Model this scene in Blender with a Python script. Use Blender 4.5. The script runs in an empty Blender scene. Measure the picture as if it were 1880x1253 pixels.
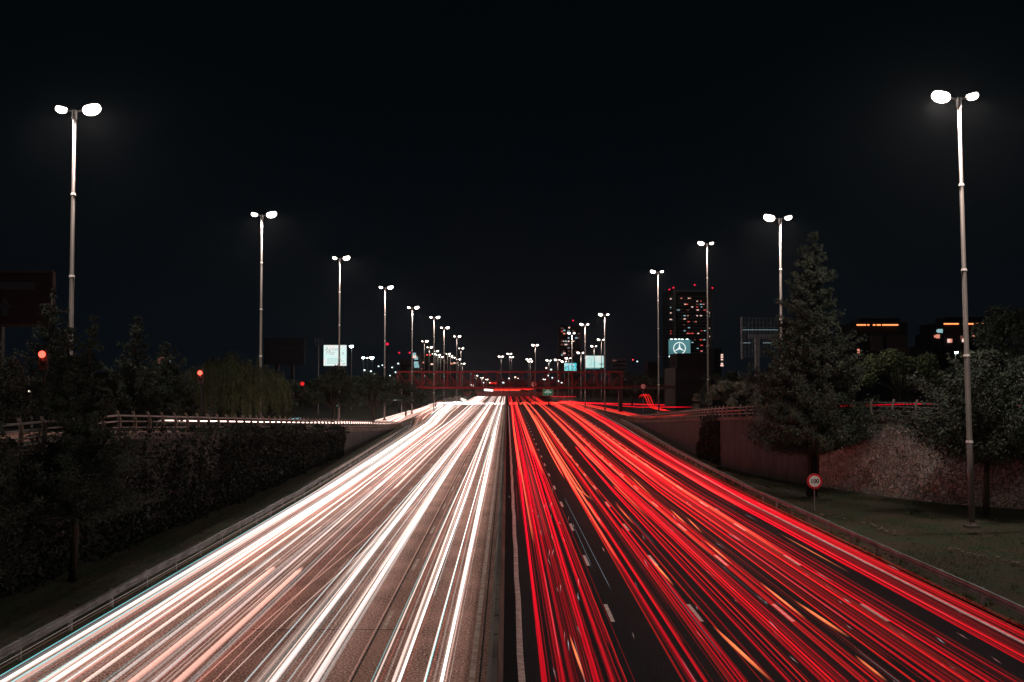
import bpy, math, random
import numpy as np
from mathutils import Vector, Matrix, Euler

# ------------------------------------------------------------------ camera, world, exposure
SC = bpy.context.scene
COL = SC.collection
H = 9.1                      # camera height above the motorway
F = 1828.0                   # focal length in photo pixels (photo 1880 x 1253)
PITCH = math.atan(70.5 / F)
YAW = math.atan(9.0 / F)
cam_d = bpy.data.cameras.new('camera')
cam = bpy.data.objects.new('camera', cam_d)
COL.objects.link(cam)
cam_d.sensor_width = 36.0
cam_d.lens = 35.0
cam_d.clip_start = 0.3
cam_d.clip_end = 9000
cam.location = (0, 0, H)
cam.rotation_euler = (math.pi / 2 + PITCH, 0, -YAW)
SC.camera = cam

W = bpy.data.worlds.new('World')
SC.world = W
W.use_nodes = True
bg = W.node_tree.nodes['Background']
_n, _l = W.node_tree.nodes, W.node_tree.links
_tc = _n.new('ShaderNodeTexCoord'); _sx = _n.new('ShaderNodeSeparateXYZ'); _cr = _n.new('ShaderNodeValToRGB')
_l.new(_tc.outputs['Generated'], _sx.inputs[0]); _l.new(_sx.outputs[2], _cr.inputs[0]); _l.new(_cr.outputs[0], bg.inputs[0])
_cr.color_ramp.elements[0].position = 0.0; _cr.color_ramp.elements[0].color = (.0026, .0042, .0062, 1)
_cr.color_ramp.elements[1].position = 0.34; _cr.color_ramp.elements[1].color = (.0007, .0017, .0024, 1)
_e = _cr.color_ramp.elements.new(.10); _e.color = (.0014, .0027, .0040, 1)
bg.inputs[1].default_value = 1.0

SC.view_settings.view_transform = 'Standard'
SC.view_settings.look = 'None'
SC.view_settings.exposure = 0.0
SC.view_settings.gamma = 1.0
cy = SC.cycles
cy.use_denoising = True
cy.max_bounces = 5
cy.diffuse_bounces = 2
cy.glossy_bounces = 2
cy.transparent_max_bounces = 160
cy.sample_clamp_indirect = 4.0
cy.caustics_reflective = False
cy.caustics_refractive = False

LAMP_POWER = 7200.0
LAMP_COL = (1.0, 0.85, 0.74)

R = random.Random(11)
NR = np.random.default_rng(5)

# ------------------------------------------------------------------ pixel helpers (photo pixels -> points in the place)
_M = Euler((math.pi / 2 + PITCH, 0, -YAW)).to_matrix()
def ray(px, py):
    return _M @ Vector(((px - 940) / F, -(py - 626.5) / F, -1.0))
def at_y(px, py, Y):
    d = ray(px, py); t = Y / d.y
    return Vector((d.x * t, Y, H + d.z * t))
def at_z(px, py, z):
    d = ray(px, py); t = (z - H) / d.z
    return Vector((d.x * t, d.y * t, z))

# ------------------------------------------------------------------ materials
MATS = {}
def nt(name):
    m = bpy.data.materials.new(name); m.use_nodes = True
    n = m.node_tree; n.nodes.clear()
    return m, n, n.nodes, n.links
def mat(name, c1, c2=None, rough=0.85, scale=1.5, metal=0.0, bump=0.0, detail=6, stretch=None, spec=0.3, coord='Object'):
    if name in MATS: return MATS[name]
    m, t, N, L = nt(name)
    o = N.new('ShaderNodeOutputMaterial'); b = N.new('ShaderNodeBsdfPrincipled')
    L.new(b.outputs[0], o.inputs[0])
    b.inputs['Roughness'].default_value = rough
    b.inputs['Metallic'].default_value = metal
    b.inputs['Specular IOR Level'].default_value = spec
    if c2 is None: c2 = tuple(x * 0.7 for x in c1)
    tc = N.new('ShaderNodeTexCoord'); mp = N.new('ShaderNodeMapping')
    L.new(tc.outputs[coord], mp.inputs[0])
    if stretch: mp.inputs['Scale'].default_value = stretch
    nz = N.new('ShaderNodeTexNoise'); nz.inputs['Scale'].default_value = scale; nz.inputs['Detail'].default_value = detail
    L.new(mp.outputs[0], nz.inputs['Vector'])
    cr = N.new('ShaderNodeValToRGB')
    cr.color_ramp.elements[0].position = 0.35; cr.color_ramp.elements[1].position = 0.68
    cr.color_ramp.elements[0].color = (*c2, 1); cr.color_ramp.elements[1].color = (*c1, 1)
    L.new(nz.outputs[0], cr.inputs[0]); L.new(cr.outputs[0], b.inputs['Base Color'])
    if bump:
        bp = N.new('ShaderNodeBump'); bp.inputs['Strength'].default_value = bump; bp.inputs['Distance'].default_value = 0.05
        L.new(nz.outputs[0], bp.inputs['Height']); L.new(bp.outputs[0], b.inputs['Normal'])
    MATS[name] = m
    return m
def glow(name, col, s):
    if name in MATS: return MATS[name]
    m, t, N, L = nt(name)
    o = N.new('ShaderNodeOutputMaterial'); e = N.new('ShaderNodeEmission')
    e.inputs[0].default_value = (*col, 1); e.inputs[1].default_value = s
    L.new(e.outputs[0], o.inputs[0])
    m.cycles.emission_sampling = 'NONE'
    MATS[name] = m
    return m
def asphalt(name, dark, light, speck, grain=26):
    m, t, N, L = nt(name)
    o = N.new('ShaderNodeOutputMaterial'); b = N.new('ShaderNodeBsdfPrincipled'); L.new(b.outputs[0], o.inputs[0])
    b.inputs['Roughness'].default_value = 0.88; b.inputs['Specular IOR Level'].default_value = 0.07
    tc = N.new('ShaderNodeTexCoord')
    def noise(scale, st, det=5):
        mp = N.new('ShaderNodeMapping'); mp.inputs['Scale'].default_value = st
        L.new(tc.outputs['Object'], mp.inputs[0])
        n = N.new('ShaderNodeTexNoise'); n.inputs['Scale'].default_value = scale; n.inputs['Detail'].default_value = det
        L.new(mp.outputs[0], n.inputs['Vector']); return n
    big = noise(0.5, (1.6, 0.05, 1))          # long wheel-track streaks
    blot = noise(0.35, (1, 1, 1), 8)
    fine = noise(grain, (1, 1, 1), 2)
    r1 = N.new('ShaderNodeMix'); r1.data_type = 'RGBA'; r1.blend_type = 'MIX'
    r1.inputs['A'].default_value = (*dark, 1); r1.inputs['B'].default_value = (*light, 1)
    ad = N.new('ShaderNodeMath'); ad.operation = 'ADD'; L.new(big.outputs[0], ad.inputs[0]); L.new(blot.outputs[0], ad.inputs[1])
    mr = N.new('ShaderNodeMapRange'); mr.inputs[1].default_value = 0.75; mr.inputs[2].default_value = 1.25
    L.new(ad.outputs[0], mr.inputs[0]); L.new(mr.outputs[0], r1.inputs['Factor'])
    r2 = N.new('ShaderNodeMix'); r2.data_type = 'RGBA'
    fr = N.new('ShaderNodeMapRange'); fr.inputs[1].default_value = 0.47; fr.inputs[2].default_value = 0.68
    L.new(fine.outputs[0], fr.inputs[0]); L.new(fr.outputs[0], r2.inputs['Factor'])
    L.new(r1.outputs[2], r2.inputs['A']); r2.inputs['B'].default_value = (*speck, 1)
    L.new(r2.outputs[2], b.inputs['Base Color'])
    bp = N.new('ShaderNodeBump'); bp.inputs['Strength'].default_value = 0.35; bp.inputs['Distance'].default_value = 0.02
    L.new(fine.outputs[0], bp.inputs['Height']); L.new(bp.outputs[0], b.inputs['Normal'])
    return m
def stone_mat():
    m, t, N, L = nt('fieldstone')
    o = N.new('ShaderNodeOutputMaterial'); b = N.new('ShaderNodeBsdfPrincipled'); L.new(b.outputs[0], o.inputs[0])
    b.inputs['Roughness'].default_value = 0.9
    uv = N.new('ShaderNodeUVMap'); uv.uv_map = 'wall'
    nz = N.new('ShaderNodeTexNoise'); nz.inputs['Scale'].default_value = 1.1; nz.inputs['Detail'].default_value = 3
    L.new(uv.outputs[0], nz.inputs['Vector'])
    mx = N.new('ShaderNodeMix'); mx.data_type = 'VECTOR'; mx.inputs['Factor'].default_value = 0.34
    L.new(uv.outputs[0], mx.inputs['A']); L.new(nz.outputs[1], mx.inputs['B'])
    def vor(feat):
        v = N.new('ShaderNodeTexVoronoi'); v.feature = feat; v.inputs['Scale'].default_value = 4.6
        v.inputs['Randomness'].default_value = 0.95
        L.new(mx.outputs[1], v.inputs['Vector']); return v
    ve = vor('DISTANCE_TO_EDGE'); vc = vor('F1')
    ed = N.new('ShaderNodeMapRange'); ed.inputs[1].default_value = 0.0; ed.inputs[2].default_value = 0.07
    L.new(ve.outputs['Distance'], ed.inputs[0])
    cr = N.new('ShaderNodeValToRGB'); e = cr.color_ramp.elements
    e[0].position = 0; e[0].color = (0.27, 0.24, 0.22, 1); e[1].position = 1; e[1].color = (0.60, 0.54, 0.49, 1)
    x = cr.color_ramp.elements.new(0.4); x.color = (0.44, 0.37, 0.32, 1)
    x = cr.color_ramp.elements.new(0.7); x.color = (0.34, 0.34, 0.34, 1)
    sp = N.new('ShaderNodeSeparateColor'); L.new(vc.outputs['Color'], sp.inputs[0]); L.new(sp.outputs[0], cr.inputs[0])
    n2 = N.new('ShaderNodeTexNoise'); n2.inputs['Scale'].default_value = 9; n2.inputs['Detail'].default_value = 8
    L.new(uv.outputs[0], n2.inputs['Vector'])
    mul = N.new('ShaderNodeMix'); mul.data_type = 'RGBA'; mul.blend_type = 'MULTIPLY'; mul.inputs['Factor'].default_value = 0.75
    cr2 = N.new('ShaderNodeValToRGB'); cr2.color_ramp.elements[0].position = .3; cr2.color_ramp.elements[1].position = .65
    cr2.color_ramp.elements[0].color = (.22, .22, .22, 1)
    L.new(n2.outputs[0], cr2.inputs[0])
    L.new(cr.outputs[0], mul.inputs['A']); L.new(cr2.outputs[0], mul.inputs['B'])
    fin = N.new('ShaderNodeMix'); fin.data_type = 'RGBA'; fin.inputs['A'].default_value = (0.035, 0.03, 0.028, 1)
    L.new(mul.outputs[2], fin.inputs['B']); L.new(ed.outputs[0], fin.inputs['Factor'])
    L.new(fin.outputs[2], b.inputs['Base Color'])
    ad = N.new('ShaderNodeMath'); ad.operation = 'MULTIPLY_ADD'; L.new(n2.outputs[0], ad.inputs[0]); ad.inputs[1].default_value = .5
    L.new(ed.outputs[0], ad.inputs[2])
    bp = N.new('ShaderNodeBump'); bp.inputs['Strength'].default_value = 0.9; bp.inputs['Distance'].default_value = 0.07
    L.new(ad.outputs[0], bp.inputs['Height']); L.new(bp.outputs[0], b.inputs['Normal'])
    return m
def ribbed_mat():
    m, t, N, L = nt('ribbed_concrete')
    o = N.new('ShaderNodeOutputMaterial'); b = N.new('ShaderNodeBsdfPrincipled'); L.new(b.outputs[0], o.inputs[0])
    b.inputs['Roughness'].default_value = 0.92
    uv = N.new('ShaderNodeUVMap'); uv.uv_map = 'wall'
    wv = N.new('ShaderNodeTexWave'); wv.wave_type = 'BANDS'; wv.bands_direction = 'X'; wv.inputs['Scale'].default_value = 1.1
    wv.inputs['Distortion'].default_value = 0.6; wv.inputs['Detail'].default_value = 1.5
    L.new(uv.outputs[0], wv.inputs['Vector'])
    mp = N.new('ShaderNodeMapping'); mp.inputs['Scale'].default_value = (1, .22, 1); L.new(uv.outputs[0], mp.inputs[0])
    nz = N.new('ShaderNodeTexNoise'); nz.inputs['Scale'].default_value = 1.4; nz.inputs['Detail'].default_value = 9; L.new(mp.outputs[0], nz.inputs['Vector'])
    cr = N.new('ShaderNodeValToRGB'); cr.color_ramp.elements[0].position = .35; cr.color_ramp.elements[1].position = .7
    cr.color_ramp.elements[0].color = (.026, .028, .030, 1); cr.color_ramp.elements[1].color = (.075, .075, .078, 1)
    L.new(nz.outputs[0], cr.inputs[0])
    mul = N.new('ShaderNodeMix'); mul.data_type = 'RGBA'; mul.blend_type = 'MULTIPLY'; mul.inputs['Factor'].default_value = .45
    L.new(cr.outputs[0], mul.inputs['A']); L.new(wv.outputs[0], mul.inputs['B']); L.new(mul.outputs[2], b.inputs['Base Color'])
    bp = N.new('ShaderNodeBump'); bp.inputs['Strength'].default_value = 0.5; bp.inputs['Distance'].default_value = 0.05
    L.new(wv.outputs[0], bp.inputs['Height']); L.new(bp.outputs[0], b.inputs['Normal'])
    return m

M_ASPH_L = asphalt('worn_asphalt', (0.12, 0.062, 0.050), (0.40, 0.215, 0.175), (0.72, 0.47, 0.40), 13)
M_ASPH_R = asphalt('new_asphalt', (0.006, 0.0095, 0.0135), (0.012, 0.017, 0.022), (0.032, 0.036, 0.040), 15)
M_PAINT = mat('road_paint', (0.80, 0.78, 0.76), (0.46, 0.44, 0.43), scale=3.5, rough=.7)
M_PAINT_OLD = mat('worn_paint', (0.75, 0.58, 0.50), (0.42, 0.30, 0.25), scale=2.5, rough=.8)
M_CONC = mat('concrete', (0.23, 0.20, 0.18), (0.12, 0.105, 0.095), scale=.9, bump=.2)
M_CONC_D = mat('stained_concrete', (0.14, 0.12, 0.105), (0.06, 0.052, 0.048), scale=1.2, bump=.3, stretch=(1, .25, 1))
M_GROUND = mat('ground_soil', (0.035, 0.036, 0.028), (0.018, 0.02, 0.014), scale=.15, rough=1)
M_GRASSY = mat('grass_soil', (0.034, 0.049, 0.025), (0.062, 0.046, 0.033), scale=.45, rough=1, detail=10, bump=.6)
M_STEEL = mat('galvanised_steel', (0.32, 0.31, 0.31), (0.2, 0.195, 0.195), rough=.55, metal=.35, scale=2, stretch=(1, 1, .2))
M_POLE = mat('pole_paint', (0.21, 0.185, 0.175), (0.14, 0.125, 0.12), rough=.42, metal=.25, scale=3, stretch=(1, 1, .15))
M_RAIL = mat('rail_steel', (0.30, 0.30, 0.31), (0.14, 0.14, 0.145), rough=.5, metal=.1, scale=1.2)
M_POST = mat('post_concrete', (0.27, 0.21, 0.18), (0.16, 0.125, 0.11), rough=.8, scale=3)
M_DARK = mat('dark_metal', (0.03, 0.03, 0.032), (0.018, 0.018, 0.02), rough=.6, metal=.3)
M_RED = mat('red_paint', (0.26, 0.010, 0.016), (0.16, 0.008, 0.012), rough=.55, scale=3)
M_BARK = mat('bark', (0.055, 0.043, 0.035), (0.02, 0.016, 0.014), rough=1, scale=5, stretch=(1, 1, .2), bump=.8)
M_GLASS = glow('lamp_glass', (1.0, .86, .76), 7)
M_STONE = stone_mat()
M_RIB = ribbed_mat()
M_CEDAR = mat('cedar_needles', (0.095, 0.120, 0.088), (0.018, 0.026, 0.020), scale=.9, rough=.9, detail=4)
M_LEAF = mat('olive_leaves', (0.090, 0.115, 0.052), (0.032, 0.045, 0.02), scale=1.1, rough=.8, detail=4)
M_LEAF2 = mat('dark_leaves', (0.048, 0.066, 0.048), (0.016, 0.026, 0.018), scale=1.1, rough=.8, detail=4)
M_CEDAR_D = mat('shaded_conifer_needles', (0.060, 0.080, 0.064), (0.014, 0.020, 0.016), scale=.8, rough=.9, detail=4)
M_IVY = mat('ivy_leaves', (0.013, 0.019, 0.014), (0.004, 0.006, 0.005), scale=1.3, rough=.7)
M_WALLB = mat('building_render', (0.10, 0.10, 0.10), (0.06, 0.06, 0.062), scale=.1)
M_TOWER = mat('tower_concrete', (0.55, 0.6, 0.62), (0.42, 0.46, 0.5), scale=.05)
M_WIN = mat('dark_windows', (0.012, 0.014, 0.017), (0.006, 0.007, 0.009), scale=.3, rough=.3)

# ------------------------------------------------------------------ mesh building
def link(o, parent=None):
    COL.objects.link(o)
    if parent is not None: o.parent = parent
    return o
def tag(o, label=None, cat=None, group=None, kind=None):
    if label: o['label'] = label
    if cat: o['category'] = cat
    if group: o['group'] = group
    if kind: o['kind'] = kind
    return o
def empty(name, loc, label, cat, group=None):
    o = bpy.data.objects.new(name, None); o.location = loc
    o.empty_display_size = .3
    link(o); return tag(o, label, cat, group)
class MB:
    def __init__(s): s.v = []; s.f = []
    def quad(s, a, b, c, d):
        n = len(s.v); s.v += [tuple(a), tuple(b), tuple(c), tuple(d)]; s.f.append((n, n+1, n+2, n+3)); return s
    def box(s, c, size, rot=None):
        hx, hy, hz = [x / 2 for x in size]; n = len(s.v); c = Vector(c)
        for dx, dy, dz in ((-1,-1,-1),(1,-1,-1),(1,1,-1),(-1,1,-1),(-1,-1,1),(1,-1,1),(1,1,1),(-1,1,1)):
            p = Vector((dx*hx, dy*hy, dz*hz))
            if rot is not None: p = rot @ p
            s.v.append(tuple(c + p))
        s.f += [(n,n+3,n+2,n+1),(n+4,n+5,n+6,n+7),(n,n+1,n+5,n+4),(n+1,n+2,n+6,n+5),(n+2,n+3,n+7,n+6),(n+3,n,n+4,n+7)]
        return s
    def bar(s, a, b, w, h=None):
        a = Vector(a); b = Vector(b); d = b - a
        q = d.to_track_quat('Z', 'Y').to_matrix()
        return s.box((a + b) / 2, (w, h or w, d.length), q)
    def tube(s, pts, rads, n=10, caps=True):
        base = len(s.v); pts = [Vector(p) for p in pts]
        for i, p in enumerate(pts):
            d = (pts[min(i+1, len(pts)-1)] - pts[max(i-1, 0)])
            q = d.to_track_quat('Z', 'Y').to_matrix()
            for k in range(n):
                a = 2 * math.pi * k / n
                s.v.append(tuple(p + q @ Vector((math.cos(a) * rads[i], math.sin(a) * rads[i], 0))))
        for i in range(len(pts) - 1):
            for k in range(n):
                a = base + i*n + k; b = base + i*n + (k+1) % n
                s.f.append((a, b, b + n, a + n))
        if caps:
            s.f.append(tuple(base + k for k in range(n))[::-1]); s.f.append(tuple(base + (len(pts)-1)*n + k for k in range(n)))
        return s
    def sweep(s, prof, pts, closed=True, up=(0,0,1)):
        """profile (lateral, up) swept along pts; lateral = to the right of travel"""
        base = len(s.v); n = len(prof); pts = [Vector(p) for p in pts]
        for i, p in enumerate(pts):
            d = pts[min(i+1, len(pts)-1)] - pts[max(i-1, 0)]; d.z = 0; d.normalize()
            r = Vector((d.y, -d.x, 0))
            for (a, b) in prof: s.v.append(tuple(p + r * a + Vector((0, 0, b))))
        m = n if closed else n - 1
        for i in range(len(pts) - 1):
            for k in range(m):
                a = base + i*n + k; b = base + i*n + (k+1) % n
                s.f.append((a, b, b + n, a + n))
        if closed:
            s.f.append(tuple(base + k for k in range(n))[::-1]); s.f.append(tuple(base + (len(pts)-1)*n + k for k in range(n)))
        return s
    def ell(s, c, r, nu=12, nv=8, v0=0.0, v1=1.0, rot=None):
        base = len(s.v); c = Vector(c)
        for j in range(nv + 1):
            ph = math.pi * (v0 + (v1 - v0) * j / nv)
            for i in range(nu):
                th = 2 * math.pi * i / nu
                p = Vector((r[0]*math.sin(ph)*math.cos(th), r[1]*math.sin(ph)*math.sin(th), r[2]*math.cos(ph)))
                if rot is not None: p = rot @ p
                s.v.append(tuple(c + p))
        for j in range(nv):
            for i in range(nu):
                a = base + j*nu + i; b = base + j*nu + (i+1) % nu
                s.f.append((a, a + nu, b + nu, b))
        return s
    def mesh(s, name, m, smooth=False):
        me = bpy.data.meshes.new(name); me.from_pydata(s.v, [], s.f); me.update()
        if m is not None: me.materials.append(m)
        if smooth: me.polygons.foreach_set('use_smooth', [True] * len(me.polygons))
        return me
    def build(s, name, m, parent=None, smooth=False):
        o = bpy.data.objects.new(name, s.mesh(name, m, smooth)); link(o)
        if parent is not None:
            o.parent = parent; o.matrix_parent_inverse = Matrix.Translation(-parent.location)
        return o
def np_mesh(name, verts, k, m):
    """verts (N*k,3): N separate k-gons"""
    me = bpy.data.meshes.new(name); nv = len(verts); nf = nv // k
    me.vertices.add(nv); me.vertices.foreach_set('co', verts.astype(np.float32).ravel())
    me.loops.add(nv); me.loops.foreach_set('vertex_index', np.arange(nv, dtype=np.int32))
    me.polygons.add(nf); me.polygons.foreach_set('loop_start', np.arange(0, nv, k, dtype=np.int32))
    me.polygons.foreach_set('loop_total', np.full(nf, k, dtype=np.int32))
    me.update(calc_edges=True)
    me.materials.append(m)
    return me
def sm(t): t = max(0., min(1., t)); return t*t*(3-2*t)
def lerp_tab(tab, y):
    if y <= tab[0][0]: return tab[0][1]
    for (a, va), (b, vb) in zip(tab, tab[1:]):
        if y <= b: return va + (vb - va) * (y - a) / (b - a)
    return tab[-1][1]

# ------------------------------------------------------------------ the lie of the land
def zroad(y):
    if y < 345: return 0.0
    return -5.6 * sm((y - 345) / 200)
def zt_l(y): return 6.25 if y < 52 else max(-.3, 6.25 - (y - 52) * .0462)
def zt_r(y): return 6.4 if y < 75 else max(-.3, 6.4 - (y - 75) * .0455)
XW_L = [(-60, -22.5), (52, -20.0), (73, -19.3), (120, -19.2), (190, -20.2), (215, -21.5)]
XW_R = [(-60, 62), (40, 55), (58, 43.5), (63, 39.5), (67, 34.9), (70, 30.8), (75.5, 27.6), (84, 24.6), (92, 22.6), (99, 21.8), (110, 21.9), (140, 23.0), (164, 24.2), (200, 25.2), (222, 26.0)]
EDGE_L = [(-60, -15.05), (75, -15.05), (190, -17.6), (250, -22), (346, -26.5), (900, -27)]
EDGE_R = [(-60, 17.85), (75, 17.85), (110, 18.8), (190, 22.4), (260, 24.6), (346, 24.8), (900, 25)]
YS = [-60, -20, 0, 20, 30, 40, 50, 60, 70, 75, 85, 95, 110, 125, 140, 155, 170, 190, 215, 240, 270, 300, 345] + list(range(355, 560, 15)) + [600, 700, 900, 1000]

def sheet(name, rows, m, kind='structure', parent=None):
    """rows: list of point lists of equal length"""
    b = MB(); n = len(rows[0])
    for r in rows: b.v += [tuple(p) for p in r]
    for i in range(len(rows) - 1):
        for k in range(n - 1):
            a = i*n + k; b.f.append((a, a+1, a+1+n, a+n))
    o = b.build(name, m, parent)
    if kind: o['kind'] = kind
    return o
# ground out to the horizon, with the dip the motorway makes under the cross street
rows = []
for y in [-300, -60] + [v for v in YS if v > 0 and v < 999] + [1000, 1300, 2500, 3600]:
    zz = zroad(y) if y <= 900 else 0.0
    xs = [-3500, -900, -200, -60, -33, -30, -29.5, -15, 0, 15, 29.5, 30, 33, 60, 200, 900, 3500]
    rows.append([(x, y, (zz - .06) if abs(x) < 29.9 else -.06) for x in xs])
sheet('ground', rows, M_GROUND)
# carriageways
def road(name, fa, fb, m, dz, ys=YS, nx=2):
    rows = []
    for y in ys:
        a, b = fa(y), fb(y)
        rows.append([(a + (b - a) * i / (nx - 1), y, zroad(y) + dz) for i in range(nx)])
    return sheet(name, rows, m)
ysr = [y for y in YS if y <= 900]
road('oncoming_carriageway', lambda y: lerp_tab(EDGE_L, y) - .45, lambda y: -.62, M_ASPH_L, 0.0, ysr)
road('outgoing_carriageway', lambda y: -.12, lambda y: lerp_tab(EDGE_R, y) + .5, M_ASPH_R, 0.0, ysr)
# raised frontage land on both sides, held by the retaining walls
ysl = [y for y in YS if y <= 190]
rows = [[(-900, y, zt_l(y)), (-120, y, zt_l(y)), (-45, y, zt_l(y)), (-36, y, zt_l(y)), (lerp_tab(XW_L, y) - .3, y, zt_l(y))] for y in ysl]
sheet('raised_terrain', rows, M_GROUND)
ysw = [y for y in YS + [58, 63, 67, 72, 79, 88, 103, 205] if y <= 216 and y != 60]; ysw.sort()
rows = [[(lerp_tab(XW_R, y) + .3, y, zt_r(y)), (max(40, lerp_tab(XW_R, y) + 6), y, zt_r(y)), (130, y, zt_r(y)), (900, y, zt_r(y))] for y in ysw]
sheet('raised_terrain', rows, M_GROUND)
# frontage roads on top
fr_l = lambda y: lerp_tab([(0, -22.6), (120, -21.2), (200, -21.5), (345, -27)], y)
rows = [[(fr_l(y) - 9.5, y, zt_l(y) + .006), (fr_l(y), y, zt_l(y) + .006)] for y in ysl]
sheet('frontage_road', rows, M_ASPH_L)
rows = [[(lerp_tab(XW_R, y) + 1.6, y, zt_r(y) + .006), (lerp_tab(XW_R, y) + 10.5, y, zt_r(y) + .006)] for y in ysw if y >= 67]
sheet('frontage_road', rows, M_ASPH_R)
rows = [[(26.5 + (y - 216) * .01, y, .03), (44 - (y - 216) * .05, y, .03)] for y in (205, 240, 300, 420)]
sheet('slip_road', rows, M_ASPH_R)
# grass verges
def verge(name, fa, fb, ys, n=10, hump=.35):
    rows = []
    for y in ys:
        a, b = fa(y), fb(y)
        rows.append([(a + (b-a)*i/n, y, .02 + hump * sm(i / n) + (.05 * math.sin(i*1.7 + y*.31) if 0 < i < n else 0)) for i in range(n + 1)])
    return sheet(name, rows, M_GRASSY)
verge('grass_verge', lambda y: lerp_tab(EDGE_R, y) + .55, lambda y: lerp_tab(XW_R, y) + .1, [y for y in ysw if y >= 20])
verge('grass_verge', lambda y: lerp_tab(EDGE_L, y) - .5, lambda y: lerp_tab(XW_L, y) - .1, [y for y in YS if 10 <= y <= 190])
# grass blades on the near verges
def blades(name, n, fx, y0, y1, zf, label):
    ys = NR.uniform(y0, y1, n); xs = np.empty(n); zs = np.empty(n)
    for i in range(n):
        a, b = fx(ys[i]); xs[i] = NR.uniform(a, b); zs[i] = zf((xs[i] - a) / (b - a))
    ang = NR.uniform(0, math.pi, n); h = NR.uniform(.03, .09, n); w = NR.uniform(.01, .03, n)
    V = np.empty((n, 3, 3))
    V[:, 0] = np.c_[xs - np.cos(ang)*w, ys - np.sin(ang)*w, zs]; V[:, 1] = np.c_[xs + np.cos(ang)*w, ys + np.sin(ang)*w, zs]
    V[:, 2] = np.c_[xs + NR.normal(0, .05, n), ys + NR.normal(0, .05, n), zs + h]
    o = bpy.data.objects.new(name, np_mesh(name, V.reshape(-1, 3), 3, mat('grass_blades', (.055, .08, .036), (.03, .047, .023), scale=.6, rough=.9)))
    link(o); tag(o, label, 'grass', kind='stuff')
zv = lambda t: .02 + .35 * sm(t) - .02
blades('grass', 70000, lambda y: (lerp_tab(EDGE_R, y) + .7, min(lerp_tab(XW_R, y) - .2, 42)), 34, 100, zv, 'short dark grass on the verge below the stone wall')
blades('grass', 7000, lambda y: (lerp_tab(XW_L, y) + .2, lerp_tab(EDGE_L, y) - .7), 24, 80, lambda t: zv(1 - t), 'rough dark grass on the verge below the ivy wall')

cl = []
for i in range(420):
    y = 34 + 66 * R.random()**1.2; f = R.random()**1.6; xa = lerp_tab(EDGE_R, y) + .8; xb = min(lerp_tab(XW_R, y) - .2, 42); x = xa + (xb - xa)*f
    if i < 110: x = xa + R.uniform(0, .7)
    k = R.randint(14, 34); hh = R.uniform(.10, .30)
    for q in range(k):
        a = R.uniform(0, 6.28); bx, by = x + R.gauss(0, .09), y + R.gauss(0, .09); z0 = zv(f); w = R.uniform(.008, .02)
        cl += [(bx - w*math.sin(a), by + w*math.cos(a), z0), (bx + w*math.sin(a), by - w*math.cos(a), z0), (bx + .5*hh*math.cos(a), by + .5*hh*math.sin(a), z0 + hh*R.uniform(.5, 1))]
o = bpy.data.objects.new('weeds', np_mesh('weeds', np.array(cl), 3, mat('weed_blades', (.12, .14, .07), (.07, .08, .04)))); link(o)
tag(o, 'taller weed tufts along the right guard rail and in the grass', None, None, 'stuff')
rb = MB()
for (ax, ay, bx, by, n_) in ((1508, 942, 1668, 983, 26), (1738, 1004, 1876, 1033, 34)):
    for q in range(n_):
        f = R.random(); p = at_z(ax + (bx-ax)*f, ay + (by-ay)*f, .28); r_ = R.uniform(.03, .11)
        rb.ell((p.x + R.gauss(0, .25), p.y + R.gauss(0, .22), .2 + R.uniform(0, .04)), (r_*1.5, r_, r_*.5), 6, 4, rot=Euler((0, 0, R.uniform(0, 3))).to_matrix())
tag(rb.build('rubble', mat('pale_stone', (.22, .18, .15), (.13, .105, .09))), 'broken line of pale stones lying in the grass below the stone wall', None, None, 'stuff')
# ------------------------------------------------------------------ painted markings
def strip(b, xa, xb, y0, y1, dz=.005, n=1):
    for i in range(n):
        a = y0 + (y1-y0)*i/n; c = y0 + (y1-y0)*(i+1)/n
        b.quad((xa(a), a, zroad(a)+dz), (xb(a), a, zroad(a)+dz), (xb(c), c, zroad(c)+dz), (xa(c), c, zroad(c)+dz))
bw = MB()
LL = [at_z(1118, 1125, 0).x, at_z(1278, 1128, 0).x, at_z(1442, 1129, 0).x, at_z(1610, 1128, 0).x]
DY0 = at_z(1118, 1142, 0).y
STEP = at_z(1072, 1029, 0).y - at_z(1118, 1125, 0).y
DL = at_z(1118, 1110, 0).y - DY0
for x0 in LL:
    y = DY0 - STEP * 2
    while y < 340:
        xf = (lambda yy, x0=x0: x0 + max(0, (lerp_tab(EDGE_R, yy) - 17.85)) * (x0 / 17.85) ** 2)
        strip(bw, lambda q: xf(q) - .075, lambda q: xf(q) + .075, y, y + DL)
        y += STEP
m1 = bw.build('lane_markings', M_PAINT); m1['kind'] = 'structure'
bw = MB()
strip(bw, lambda q: .34 + .02*math.sin(q*.5), lambda q: .55 + .02*math.sin(q*.5), 8, 345, n=80)
for i in range(120):
    a = 8 + i * 2.8; strip(bw, lambda q: lerp_tab(EDGE_R, q) - .09, lambda q: lerp_tab(EDGE_R, q) + .09, a, a + 2.8)
m2 = bw.build('edge_lines', M_PAINT); m2['kind'] = 'structure'
bw = MB()
for x0 in (-4.5, -8.0, -11.5):
    y = 14.2
    while y < 340:
        strip(bw, lambda q: x0 - .07, lambda q: x0 + .07, y, y + DL); y += STEP
strip(bw, lambda q: -1.16, lambda q: -.98, 8, 345, n=60)
for i in range(120):
    a = 8 + i * 2.8; strip(bw, lambda q: lerp_tab(EDGE_L, q) + .02, lambda q: lerp_tab(EDGE_L, q) + .2, a, a + 2.8)
m3 = bw.build('lane_markings', M_PAINT_OLD); m3['kind'] = 'structure'
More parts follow.
